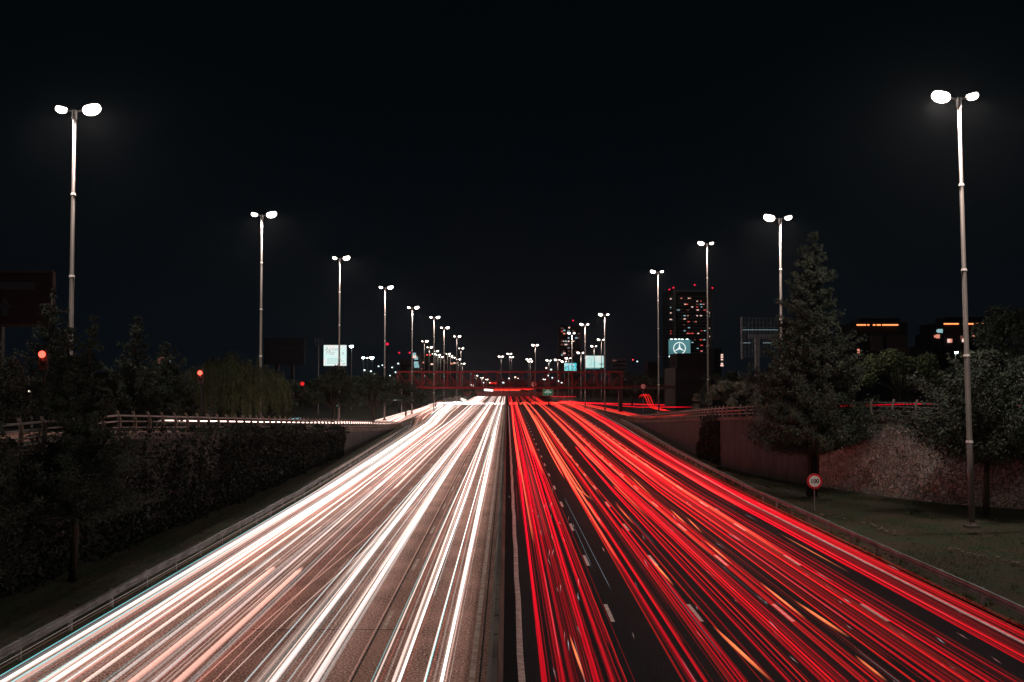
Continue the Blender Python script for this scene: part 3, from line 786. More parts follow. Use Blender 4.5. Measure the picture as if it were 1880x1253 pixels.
MB().box((c.x, Yg - .06, c.z), (3.25, .06, 1.85)).build('sign_panel', mat('sign_green', (.0, .55, .27), (.0, .45, .22)), e)
MB().box((c.x + .3, Yg + .15, (c.z - 1)/2), (.45, .3, c.z)).build('post', M_DARK, e)
b = MB()
for dx, dz, w in ((-.1, .62, 1.0), (-.75, .28, .6), (.1, .3, .7), (.85, .28, .4), (-.85, -.08, .7), (0, -.06, .6), (.8, -.08, .8), (-.05, -.55, .35)):
    b.box((c.x + dx, Yg - .11, c.z + dz), (w, .03, .2))
b.build('pale_markings', glow('sign_letters', (.8, .8, .75), .5), e)

# ------------------------------------------------------------------ red truss footbridge
Yb = 256.0
tl = at_y(729, 683, Yb); br = at_y(1143, 713, Yb)
xl, xr, zt, zb_ = tl.x, br.x, tl.z, br.z
e = empty('footbridge', ((xl + xr)/2, Yb, 0), 'dark red steel truss footbridge crossing the whole motorway', 'bridge')
for yy in (Yb, Yb + 3.0):
    b = MB(); b.bar((xl, yy, zt), (xr, yy, zt), .34, .42); b.build('top_chord', M_RED, e)
    b = MB(); b.bar((xl, yy, zb_ + .1), (xr, yy, zb_ + .1), .34, .5); b.build('bottom_chord', M_RED, e)
    N = 18; b = MB(); w = (xr - xl)/N
    for i in range(N + 1):
        x = xl + w*i; b.bar((x, yy, zb_), (x, yy, zt), .18, .18)
        if i < N:
            if i < N/2: b.bar((x, yy, zt), (x + w, yy, zb_), .12, .12)
            else: b.bar((x + w, yy, zt), (x, yy, zb_), .12, .12)
            b.bar((x, yy, (zt+zb_)/2 - .9), (x + w, yy, (zt+zb_)/2 - .9), .06, .06)
    b.build('lattice', M_RED, e)
b = MB(); x = xl + .3
while x < xr:
    b.bar((x, Yb + .25, zb_ + .2), (x, Yb + .25, zb_ + 2.1), .05); x += .45
for z in (zb_ + 1.2, zb_ + 2.1): b.bar((xl, Yb + .25, z), (xr, Yb + .25, z), .07)
b.build('railing', M_RED, e)
MB().box(((xl+xr)/2, Yb + 1.5, zb_ - .02), (xr - xl, 2.6, .16)).build('deck', M_CONC_D, e)
for x in (xl + .6, xr - .4):
    MB().box((x, Yb + 1.5, zb_/2 - .2), (.9, 2.2, zb_ - .2)).build('leg', M_DARK, e)
# side span and stair to the right
s1 = at_y(1256, 712, Yb + 10); st = at_y(1303, 748, Yb + 10)
b = MB().bar((xr, Yb + 2, zb_ - .1), (s1.x, Yb + 10, s1.z - .1), 2.0, .55); b.build('side_span', M_CONC_D, e)
b = MB().bar((xr, Yb + 1, zb_ + .42), (s1.x, Yb + 9, s1.z + .42), .12, .3); b.build('side_rail', M_RED, e)
b = MB()
for i in range(16):
    f = i/15; x = s1.x + (st.x - s1.x)*f; z = s1.z + (st.z - s1.z)*f
    b.box((x, Yb + 9.5, z - .25), ((st.x - s1.x)/15 + .05, 2.0, .45))
b.build('stair', M_CONC_D, e)
b = MB()
for dy in (8.4, 10.6):
    b.bar((s1.x, Yb + dy, s1.z + 1.1), (st.x, Yb + dy, st.z + 1.1), .08, .08); b.bar((s1.x, Yb + dy, s1.z + .5), (st.x, Yb + dy, st.z + .5), .05, .05)
for i in range(12):
    f = i/11; x = s1.x + (st.x - s1.x)*f; z = s1.z + (st.z - s1.z)*f; b.bar((x, Yb + 8.4, z), (x, Yb + 8.4, z + 1.1), .05)
b.build('stair_rail', M_STEEL, e)
b = MB().box((s1.x - .6, Yb + 9.5, s1.z/2 - .2), (1.3, 1.6, s1.z)); b.build('pier', M_CONC, e)

# ------------------------------------------------------------------ cross street bridge over the dip
Yc = 560.0
a = at_y(820, 728, Yc); d = at_y(1062, 728, Yc)
e = empty('road_bridge', (0, Yc, 0), 'low dark road bridge crossing above the dip where the light streams vanish', 'bridge')
top = at_y(900, 720, Yc).z
MB().box(((a.x + d.x)/2, Yc + 6, (a.z + top)/2), (d.x - a.x, 12, top - a.z)).build('deck', mat('red_tinged_concrete', (.20, .075, .07), (.12, .05, .048)), e)
b = MB(); zt2 = at_y(900, 715, Yc).z
b.bar((a.x, Yc, zt2), (d.x, Yc, zt2), .2)
for i in range(60): x = a.x + (d.x - a.x)*i/59; b.bar((x, Yc, top), (x, Yc, zt2), .12)
b.build('railing', M_RED, e)
for x in (a.x + 2, 0, d.x - 2): MB().box((x, Yc + 6, -3.2), (1.1, 9, 5)).build('pier', M_DARK, e)
b = MB()
for s in (-1, 1): b.box((s*29.9, 560, -2.9), (.5, 400, 5.6))
w_ = b.build('dip_retaining_walls', M_CONC_D); w_['kind'] = 'structure'

# ------------------------------------------------------------------ billboards
def billboard(p0, p1, Y, face, label, legs=(.3, .7), frame=M_DARK, zb=0, name='billboard', th=.8, depth=.35):
    A = at_y(p0[0], p0[1], Y); B = at_y(p1[0], p1[1], Y)
    e = empty(name, ((A.x + B.x)/2, Y, zb), label, 'billboard', 'roadside billboards')
    cx, cz, w, h = (A.x+B.x)/2, (A.z+B.z)/2, B.x-A.x, A.z-B.z
    MB().box((cx, Y + depth, cz), (w + .5, depth*2 - .1, h + .5)).build('frame', frame, e)
    MB().box((cx, Y - .05, cz), (w, .12, h)).build('poster', face, e)
    for q in legs:
        MB().bar((A.x + w*q, Y + depth + .4, zb), (A.x + w*q, Y + depth + .4, B.z), th).build('leg', M_DARK, e)
    return e, cx, cz, w, h
def poster(name, c1, c2, s, scale=.2):
    m, t, N, L = nt(name); o = N.new('ShaderNodeOutputMaterial'); em = N.new('ShaderNodeEmission'); tc = N.new('ShaderNodeTexCoord')
    nz = N.new('ShaderNodeTexNoise'); nz.inputs['Scale'].default_value = scale; cr = N.new('ShaderNodeValToRGB')
    cr.color_ramp.elements[0].position = .4; cr.color_ramp.elements[1].position = .62
    cr.color_ramp.elements[0].color = (*c1, 1); cr.color_ramp.elements[1].color = (*c2, 1)
    L.new(tc.outputs['Object'], nz.inputs[0]); L.new(nz.outputs[0], cr.inputs[0]); L.new(cr.outputs[0], em.inputs[0]); em.inputs[1].default_value = s
    L.new(em.outputs[0], o.inputs[0]); m.cycles.emission_sampling = 'NONE'; return m
e, cx, cz, w, h = billboard((594.5, 634), (636, 672), 330, poster('lit_white', (.75, 1, .97), (1, .93, .9), .95), 'lit white billboard with faint lettering behind the third left lamp')
grey = glow('poster_grey', (.55, .62, .62), .8)
teal = glow('poster_teal', (.30, .55, .52), .8)
lettering('Activ\u00e1', (cx - w*.12, 329.8, cz + h*.3), 1.9, grey, e)
lettering('Mar    a', (cx - w*.0, 329.8, cz + h*.12), 1.9, grey, e)
for k, ww in ((.20, .62), (.30, .74), (.40, .5)):
    MB().box((cx - w*(.5 - .14) + w*ww*.5, 329.9, cz - h*k + .2), (w*ww, .03, .18)).build('text_line', teal, e)
MB().box((cx + w*.38, 329.9, cz - h*.41), (w*.12, .03, .35)).build('small_print', grey, e)
# star billboard
e, cx, cz, w, h = billboard((1227.5, 624), (1267.5, 654.5), 420, poster('lit_teal', (.045, .15, .17), (.09, .25, .27), .9, .12), 'teal billboard with a glowing white three-pointed star in a ring', legs=(.25,))
star = glow('star_white', (.9, 1, 1), 1.0)
sc_ = at_y(1247.5, 639.8, 419.8); rr = 11.6/F*420
b = MB()
for i in range(48):
    a0, a1 = 2*math.pi*i/48, 2*math.pi*(i+1)/48
    for r0, r1 in ((rr*.86, rr),):
        b.quad(*[(sc_.x + r*math.sin(q), 419.7, sc_.z + r*math.cos(q)) for r, q in ((r0, a0), (r1, a0), (r1, a1), (r0, a1))])
b.build('ring', star, e)
b = MB()
for k in range(3):
    q = 2*math.pi*k/3; tip = Vector((math.sin(q), 0, math.cos(q))) * rr * .9; s = Vector((math.cos(q), 0, -math.sin(q)))
    o0 = Vector((sc_.x, 419.65, sc_.z)); in_ = -tip.normalized()*rr*.0
    lft = Vector((math.sin(q + math.pi/3), 0, math.cos(q + math.pi/3)))*rr*.17; rgt = Vector((math.sin(q - math.pi/3), 0, math.cos(q - math.pi/3)))*rr*.17
    b.quad(o0, o0 + rgt, o0 + tip - s*.06, o0 + tip + s*.06); b.quad(o0, o0 + tip + s*.06, o0 + lft, o0 + lft*.5)
b.build('three_pointed_star', star, e)
b = MB()
for q in (.12, .3, .47, .62, .84): b.box((cx - w/2 + w*q, 419.2, cz + h/2 + .15), (.9, .25, .2))
for q in (.05, .1, .24, .33, .4): b.box((cx - w/2 + w*q, 419.0, cz - h/2 - .1), (.9, .3, .35))
b.build('spot_lamps', glow('cool_lamp', (.8, 1, .97), 6), e)
# dark low block cutting the star billboard's lower right corner
def building(p0, p1, Y, depth, label, m=M_WALLB, name='building', cat='building', group=None):
    A = at_y(p0[0], p0[1], Y); B = at_y(p1[0], p1[1], Y)
    e = empty(name, ((A.x+B.x)/2, Y, -.1), label, cat, group)
    MB().box(((A.x+B.x)/2, Y + depth/2, (A.z - .1)/2), (B.x-A.x, depth, A.z + .1)).build('walls', m, e)
    return e, A.x, B.x, A.z
WINC = [glow('window_warm', (1, .36, .24), .75), glow('window_red', (1, .10, .08), .8), glow('window_white', (1, .66, .55), 1.1), glow('window_cool', (.45, .8, .85), .6), glow('window_dim', (.6, .25, .2), .18)]
def windows(e, Y, cells, w, h, rng):
    for (px, py, mi) in cells:
        c = at_y(px, py, Y); MB().box((c.x, Y - .06, c.z), (w*rng.uniform(.6, 1.6), .1, h)).build('lit_window', WINC[mi], e)
building((1243.5, 649), (1300, 700), 400, 20, 'black low block in front of the star billboard and the tower', mat('black_render', (.012, .013, .014), (.008, .009, .01)))
# tower
YT = 900
e, x0, x1, zt_ = building((1229, 533), (1309, 700), YT, 40, 'tall residential tower with rows of lit windows and red roof beacons', M_WIN, 'residential_tower', 'tower')
b = MB(); nfl = 29
for i in range(nfl):
    z = zt_ - 6 - i*(zt_ - 8)/nfl; b.box(((x0+x1)/2 + 2, YT - .9, z), ((x1-x0)*.72, 1.6, 1.0))
    b.box((x0 + 2.2, YT - .7, z), (4.2, 1.3, .9)); b.box((x1 - 1.2, YT - .7, z), (2.2, 1.3, .9))
b.build('balconies', mat('balcony_slab', (.26, .28, .29), (.2, .22, .23), scale=.05), e)
b = MB()
for px in (1238, 1305): 
    c = at_y(px, 600, YT); b.box((c.x, YT - 1.2, zt_/2), (2.3, 2.4, zt_ - 1))
b.box(((x0+x1)/2 + 1, YT - 1.0, zt_ - .8), ((x1-x0)*.84, 2.0, 1.4)); b.build('piers', M_TOWER, e)
rw = random.Random(4); cells = []
rows_ = {548: [(1251,0),(1264,2),(1267,0)], 553.5: [(1280,2),(1287,1)], 559: [(1258,2),(1261,1),(1280,4),(1287,3),(1292,0)], 564: [(1271,2),(1280,1),(1288,3)], 569.5: [(1244,3),(1247,3),(1263,4),(1281,2),(1294,1)],
         580: [(1257,3),(1263,0),(1280,2),(1287,2)], 586: [(1257,2)], 591: [(1264,1),(1275,4),(1278,0)], 597: [(1256,4)], 602: [(1265,3)], 607.5: [(1257,3),(1288,1),(1294,3)], 612.5: [(1262,0),(1265,1),(1271,1),(1282,2)],
         624: [(1276,4),(1287,1),(1293,3)], 629: [(1271,3)], 634.5: [(1288,1)], 640: [(1281,3)], 645: [(1287,1),(1288,2)]}
for y, cs in rows_.items(): cells += [(x, y, m) for x, m in cs]
cells += [(1231.5, y, m) for y, m in ((549, 2), (565, 3), (575, 2), (587, 2), (608, 1), (613, 1))] + [(1303.5, y, m) for y, m in ((575, 2), (581, 3), (603, 2), (634, 4), (618, 2))]
windows(e, YT - 1.75, cells, 1.5, .75, rw)
RB = glow('beacon_red', (1, .01, .05), 1.6)
for px, py in ((1229, 532), (1236.5, 528.5), (1275.5, 523.5), (1308, 529)):
    c = at_y(px, py, YT); bc = MB().ell(c, (.75, .75, .75), 10, 6).build('beacon', RB, e); MB().bar((c.x, YT + .8, zt_), c + Vector((0, .8, 0)), .25).build('beacon_rod', M_DARK, e)
def block(p0, p1, Y, label, cells, m=M_WALLB, depth=18, w=1.4, h=1.0, grp='distant buildings', beacons=()):
    e, a, b_, z = building(p0, p1, Y, depth, label, m, group=grp)
    B = MB(); n = max(2, int((z) / 3.2))
    for i in range(1, n): B.box(((a+b_)/2, Y - .1, i*z/n), ((b_-a)*.94, .12, 1.0))
    B.build('window_bands', M_WIN, e)
    windows(e, Y - .15, cells, w, h, rw)
    for px, py in beacons:
        c = at_y(px, py, Y); MB().ell(c, (.6, .6, .6), 8, 6).build('beacon', RB, e); MB().bar((c.x, Y + .7, z), c + Vector((0, .7, 0)), .2).build('beacon_rod', M_DARK, e)
    return e
M_BDK = mat('dark_render', (.030, .034, .04), (.02, .023, .027), scale=.05)
cl = [(rw.choice([1032, 1035, 1039, 1044, 1049, 1053, 1058, 1063]), rw.choice([603, 608, 613, 621, 627, 633, 639, 645, 652, 660]), rw.choice([4, 4, 4, 3, 2])) for _ in range(34)] + [(1045, 602, 2), (1036, 607, 3), (1036, 613, 0), (1032, 609, 1), (1036, 649, 2)]
block((1026, 598), (1067, 700), 800, 'dark apartment tower with few dim windows behind the cyan billboard', cl, M_BDK, beacons=((1052, 589),))
block((1125, 657), (1150, 700), 900, 'faint low building above the right end of the truss', [(1130, 662, 4), (1127, 663, 4)], M_TOWER)
block((1190, 664), (1212, 705), 600, 'narrow dim building left of the star billboard', [], M_BDK)
block((1311, 640), (1325, 700), 650, 'dark stair tower with a vertical row of lamps right of the residential tower', [(1325.5, 652, 2), (1325.5, 656, 2), (1325.5, 660.5, 2), (1325.5, 668, 2), (1325.5, 671.5, 2)], M_BDK)
# two blocks with orange roof light strips
ORG = glow('orange_strip', (1, .26, .08), 2.4)
def strip_building(x0, x1, ytop, xs, ys_, label, Y):
    e, a, b_, z = building((x0, ytop), (x1, 705), Y, 25, label, M_BDK, group='blocks with orange roof strips')
    c0 = at_y(xs[0], ys_, Y); c1 = at_y(xs[-1], ys_, Y)
    MB().box(((c0.x + c1.x)/2 + 2, Y + 8, (z + c0.z + 2)/2), (c1.x - c0.x, 10, c0.z + 2 - z + 2)).build('penthouse', M_WIN, e)
    for i in range(0, len(xs), 2):
        p = at_y(xs[i], ys_, Y - .4); q = at_y(xs[i+1], ys_, Y - .4); MB().box(((p.x+q.x)/2, Y - .4, p.z), (q.x - p.x, .35, .5)).build('light_strip', ORG, e)
    return e
e = strip_building(1572, 1668, 592, (1573, 1584, 1585, 1590, 1593, 1596, 1603, 1607, 1610, 1617, 1620, 1649), 597, 'block with an orange roof strip and pale wall panels behind the tall conifer', 420)
for (xa, xb) in ((1599, 1622), (1630, 1667)):
    p = at_y(xa, 616, 419); q = at_y(xb, 645, 419); MB().box(((p.x+q.x)/2, 419.7, q.z + (p.z-q.z)/2), (q.x - p.x, .5, p.z - q.z)).build('wall_panel', mat('panel_grey', (.30, .32, .34), (.24, .25, .27), scale=.1), e)
windows(e, 418.9, [(1576, 645, 0)], 1.2, 1.8, rw)
e = strip_building(1733, 1813, 592, (1733, 1750, 1751, 1760, 1776, 1796, 1803, 1812), 595, 'block with an orange roof strip right of the nearest right lamp', 420)
windows(e, 418.9, [(1742, 626, 2), (1744, 626, 0), (1769, 625, 2), (1789, 615, 0), (1726, 608, 3), (1722, 618, 0), (1766, 620, 4)], 1.6, 1.6, rw)
block((1712, 612), (1731, 700), 420, 'narrow dark block left of the second orange roof strip', [(1717, 618, 0), (1724, 608, 3), (1725, 609, 3)], M_BDK)
block((1670, 637), (1712, 700), 380, 'low pale warehouse between the blocks with orange strips', [], M_WALLB)
# buildings at the left
block((735, 660), (757, 700), 520, 'brown building behind the fifth left lamp', [], mat('brown_render', (.14, .085, .07), (.1, .06, .05), scale=.1))
e = block((757, 650), (768, 700), 500, 'narrow building with a column of bright white lamps beside the left lamps', [(760, 651, 3), (760, 655, 2), (764, 658, 3), (764, 667, 3), (765, 673, 3)], M_BDK, w=1.6, h=1.6)
block((775, 648), (800, 700), 700, 'dim apartment block behind the left lamp cluster', [(784, 652, 1), (790, 652, 1), (793, 669, 2), (777, 666, 0), (829, 668, 0), (834, 667, 2)], M_BDK, beacons=((733, 648), (752, 648)))
block((800, 650), (846, 702), 760, 'wide dim building with a pinkish lit floor left of the road', [(829, 668, 0), (834, 667, 2), (837, 667, 0), (775, 678, 0), (818, 666, 4), (845, 672, 4)], M_BDK)
block((1240, 676), (1290, 700), 260, 'low dark kiosk building below the star billboard', [], MATS['black_render'])
block((120, 684), (330, 730), 150, 'low dark building behind the left conifers with a faint pale panel', [(298, 662, 4)], mat('dim_maroon', (.05, .028, .026), (.03, .02, .02)))
# other billboards
e, cx, cz, w, h = billboard((1036.5, 667), (1058.5, 681), 520, poster('lit_cyan', (.03, .62, .68), (.25, .9, .92), .95, .15), 'small bright cyan billboard with large dark characters above the truss')
lettering('45 02', (cx, 519.8, cz - h*.16), 3.0, glow('ink_blue', (.01, .06, .16), 1), e)
MB().box((cx - w*.05, 519.9, cz + h*.3), (w*.7, .03, .9)).build('text_line', glow('pale_ink', (.7, .8, .95), .8), e)
e, cx, cz, w, h = billboard((1074, 653.5), (1108.5, 675.5), 470, poster('lit_mint', (.50, .85, .80), (1, .95, .9), .95, .16), 'wide mint white billboard right of the cyan one')
b = MB()
for i in range(22):
    a0, a1 = math.pi*(-.45 + i*1.25/22), math.pi*(-.45 + (i+1)*1.25/22)
    b.quad(*[(cx - w*.30 + r*1.4*math.cos(q), 469.8, cz + r*1.9*math.sin(q) - .1) for r, q in ((.95, a0), (1.08, a0), (1.08, a1), (.95, a1))])
b.build('curved_drawing', grey, e)
MB().box((cx + w*.38, 469.8, cz - h*.2), (w*.22, .04, .35)).build('dark_bar', glow('ink_dark', (.03, .05, .06), 1), e)
MB().box((cx - w*.1, 469.8, cz - h*.56), (w*.78, .1, .5)).build('lower_band', glow('band_teal', (.12, .35, .35), .7), e)
# unlit billboard seen from behind, at the right
A = at_y(1361, 584, 200); B = at_y(1436, 655, 200)
e = empty('billboard', ((A.x+B.x)/2, 200, 0), 'unlit billboard seen from behind with rows of dim white strips, left of the tall conifer', 'billboard', 'roadside billboards')
b = MB()
for i in range(12): x = A.x + (B.x-A.x)*i/11; b.bar((x, 200, B.z), (x, 200, A.z), .07)
for i in range(9): z = B.z + (A.z-B.z)*i/8; b.bar((A.x, 200, z), (B.x, 200, z), .06)
b.build('lattice', mat('grey_metal', (.16, .18, .2), (.1, .11, .12)), e)
MB().bar((A.x, 199.7, B.z - .5), (A.x, 199.7, A.z + .2), .35).build('side_frame', MATS['grey_metal'], e)
MB().box(((A.x+B.x)/2 + 1, 200.3, at_y(1400, 618, 200).z), (B.x - A.x - 1, .4, .9)).build('catwalk', MATS['grey_metal'], e)
c = at_y(1391, 655, 200); MB().bar((c.x, 200.4, 0), (c.x, 200.4, at_y(1391, 618, 200).z), .8).build('leg', MATS['grey_metal'], e)
for py, xa, xb in ((606, 1365, 1428), (630, 1361, 1378), (630, 1402, 1431)):
    bb = MB(); x = xa
    while x < xb:
        p = at_y(x, py, 199.6); bb.box(p, (.22, .08, .06)); x += 3.1
    bb.build('light_strip', glow('strip_white', (.6, .85, .9), .75), e)
# faint unlit billboard at the left centre, and the near brown-red one at the left edge
e, cx, cz, w, h = billboard((487, 623), (557, 668), 260, mat('unlit_poster', (.022, .027, .035), (.018, .022, .03), scale=.1), 'almost black unlit billboard between the first lamps on the left')
for k in (.15, -.1, -.3): MB().box((cx, 259.8, cz + h*k), (w*(.7 - abs(k)*.5), .04, .3)).build('text_line', mat('dull_line', (.05, .055, .06)), e)
A = at_y(-60, 500, 85); B = at_y(96, 598, 85)
e = empty('billboard', ((A.x+B.x)/2, 85, 5), 'large unlit brown-red billboard with a grey band cut off by the left edge', 'billboard', 'roadside billboards')
MB().box(((A.x+B.x)/2, 85.3, (A.z+B.z)/2), (B.x-A.x, .4, A.z-B.z)).build('poster', mat('brown_poster', (.022, .008, .008), (.017, .006, .007), scale=.2), e)
b = MB(); b.bar((A.x, 84.9, A.z), (B.x, 84.9, A.z), .22); b.bar((A.x, 84.9, B.z), (B.x, 84.9, B.z), .22); b.bar((B.x, 84.9, A.z), (B.x, 84.9, B.z), .22)
b.build('frame', mat('frame_brown', (.05, .026, .02), (.035, .018, .015)), e)
p = at_y(-40, 518, 85); q = at_y(63, 532, 85); MB().box(((p.x+q.x)/2, 85.05, (p.z+q.z)/2), (q.x-p.x, .06, p.z-q.z)).build('grey_band', mat('band_grey', (.035, .037, .045)), e)
b = MB(); p = at_y(8, 545, 84.95); q1 = at_y(-3, 568, 84.95); q2 = at_y(22, 566, 84.95); b.v += [tuple(p), tuple(q1), tuple(q2)]; b.f.append((0, 1, 2)); b.build('arrow_head', MATS['band_grey'], e)
p1 = at_y(3, 568, 84.95); p2 = at_y(15, 580, 84.95); MB().box(((p1.x+p2.x)/2, 84.97, (p1.z+p2.z)/2), (p2.x-p1.x, .03, p1.z-p2.z)).build('arrow_shaft', MATS['band_grey'], e)
MB().bar((A.x + 2.5, 85.7, 5), (A.x + 2.5, 85.7, A.z), .6).build('leg', M_DARK, e)

# ------------------------------------------------------------------ flood light mast, small lamps, signals
c = at_y(585, 628, 260); e = empty('floodlight_mast', (c.x, 260, 0), 'thin mast with an unlit rack of floodlights left of the white billboard', 'mast')
MB().tube([(c.x, 260, 0), (c.x, 260, c.z - 1)], [.16, .11], 8).build('pole', M_STEEL, e)
b = MB()
for dz in (-.75, 0, .75): b.bar((c.x - 1.0, 260, c.z + dz), (c.x + 1.0, 260, c.z + dz), .07)
for dx in (-1.0, 0, 1.0): b.bar((c.x + dx, 260, c.z - .75), (c.x + dx, 260, c.z + .75), .07)
b.bar((c.x - .6, 260, c.z - .75), (c.x, 260, c.z - 1.3), .08); b.bar((c.x + .6, 260, c.z - .75), (c.x, 260, c.z - 1.3), .08); b.build('rack', M_STEEL, e)
COOL = glow('cool_bulb', (.75, 1, .95), 22); WARM = glow('warm_bulb', (1, .8, .65), 14)
def small_lamp(px, py, Y, zb, m, label, r=.35, grp='small white lamps in the distance'):
    c = at_y(px, py, Y); e = empty('lamp_post', (c.x, Y, zb), label, 'lamp post', grp)
    MB().tube([(c.x, Y + r + .1, zb), (c.x, Y + r + .1, c.z)], [.09, .06], 8).build('pole', M_STEEL, e)
    MB().ell(c, (r, r*.9, r*.8), 12, 8).build('bulb', m, e)
    MB().ell(c + Vector((0, .05, .1*r)), (r*1.25, r*1.1, r*.85), 12, 4, 0, .42).build('lamp_shade', M_DARK, e)
small_lamp(645, 636, 300, 0, COOL, 'bright cool white lamp right of the white billboard', .62)
small_lamp(667, 657, 330, 0, COOL, 'left one of the pair of cool white lamps over the dark trees', .5)
small_lamp(682.5, 657, 330, 0, COOL, 'right one of the pair of cool white lamps over the dark trees', .7)
small_lamp(674, 657.5, 340, 0, WARM, 'small warm lamp between the pair of cool white lamps', .3)
small_lamp(321, 738, 100, 3.9, COOL, 'small cool white lamp low at the left foot of the willow', .12)
small_lamp(1756, 647, 120, 4, COOL, 'cool white lamp just left of the nearest right lamp pole', .22)
small_lamp(54, 719, 75, 6.2, glow('dim_warm', (1, .9, .7), 1.6), 'dim lamp glimpsed through the conifers at the far left', .1)
small_lamp(56, 745, 75, 5.5, glow('dim_cool', (.8, .9, 1), 1.2), 'second dim lamp glimpsed through the conifers at the far left', .1)
small_lamp(287, 737, 110, 3.5, MATS['dim_cool'], 'dim cool lamp left of the willow foot', .12)
for k, (px, py, Y, z, r) in enumerate(((77, 651, 56, 6.2, .20), (367, 685, 78, 5.0, .19), (241, 669, 90, 4.6, .15), (555, 705, 150, 1.8, .3))):
    c = at_y(px, py, Y)
    e = empty('traffic_light', (c.x + .1, Y, z), ['large red traffic light shining before the conifers at the left edge', 'red traffic light at the upper left of the willow', 'small red traffic light shining through the conifers', 'dim red traffic light low between the willow and the round tree'][k], 'traffic light', 'red traffic lights on the left frontage road')
    MB().tube([(c.x, Y + .35, z), (c.x, Y + .35, c.z + .4)], [.07, .06], 8).build('pole', M_DARK, e)
    MB().box((c.x, Y + .22, c.z - r*1.6), (r*2.3, .2, r*5.6)).build('housing', M_DARK, e)
    MB().ell(c, (r, .1, r), 16, 8).build('red_lens', glow('signal_red' if k < 3 else 'signal_dim', (1, .075, .045) if k < 3 else (1, .03, .03), 4 if k < 3 else .8), e)
    MB().ell((c.x, Y + .08, c.z - r*2.1), (r*.85, .06, r*.85), 12, 6).build('dark_lens', M_WIN, e)
    if k < 2:
        ld = bpy.data.lights.new('red_bulb', 'POINT'); ld.energy = 22; ld.color = (1, .05, .03); ld.shadow_soft_size = .1
        l = bpy.data.objects.new('red_bulb', ld); link(l, e); l.location = Vector((c.x, Y - .3, c.z)) - e.location
c = at_y(711, 632, 400); e = empty('beacon_mast', (c.x, 400, 0), 'thin mast with a red warning light right of the fourth left lamp', 'mast')
MB().tube([(c.x, 400, 0), (c.x, 400, c.z)], [.2, .1], 6).build('pole', M_DARK, e); MB().ell(c, (.55, .55, .55), 10, 6).build('beacon', RB, e)
# little lights of the far city: lamp posts low on the skyline
pts = [(669, 680), (681, 682), (688, 687), (695, 673, ), (702, 671), (716, 690), (726, 684), (731, 668), (720, 675), (761, 681), (779, 691), (1003, 676), (1012, 679), (1006, 690), (1014, 694), (1010, 664), (951, 695), (946, 693), (1026, 700), (1031, 703), (899, 703), (888, 703), (924, 703), (935, 695), (1162, 661), (1170, 664), (1181, 707), (305, 661), (312, 662), (1355, 700), (1352, 690), (1372, 701), (1410, 695)]
ORD = ['first', 'second', 'third', 'fourth', 'fifth', 'sixth', 'seventh', 'eighth', 'ninth', 'tenth', 'eleventh', 'twelfth', 'thirteenth', 'fourteenth', 'fifteenth', 'sixteenth', 'seventeenth', 'eighteenth', 'nineteenth', 'twentieth']
for k, pt in enumerate(pts):
    Y = 340 + (k * 37) % 200
    warm = k in (9, 11, 16, 17, 20)
    c = at_y(pt[0], pt[1], Y)
    o = MB().ell(c, (.34, .3, .28), 8, 6).build('lamp_post', glow('city_warm', (1, .7, .5), 2.5) if warm else (glow('city_red', (1, .06, .08), 2) if k in (24, 26) else glow('city_cool', (.75, 1, 1), 2.2)))
    po = MB().tube([(c.x, Y + .4, -.05), (c.x, Y + .4, c.z + .2)], [.07, .05], 5).build('pole', M_DARK); po.parent = o
    side = pt[0] < 931; same = sorted([q for q in pts if (q[0] < 931) == side], key=lambda q: abs(q[0] - 931))
    tag(o, 'tiny lamp of the far city, %s of them counting %s from the road axis' % (('nearest' if same.index(pt) == 0 else ORD[same.index(pt)]), 'leftwards' if side else 'rightwards'), 'lamp post', 'tiny lamps of the far city, %s' % ('left' if pt[0] < 931 else 'right'))

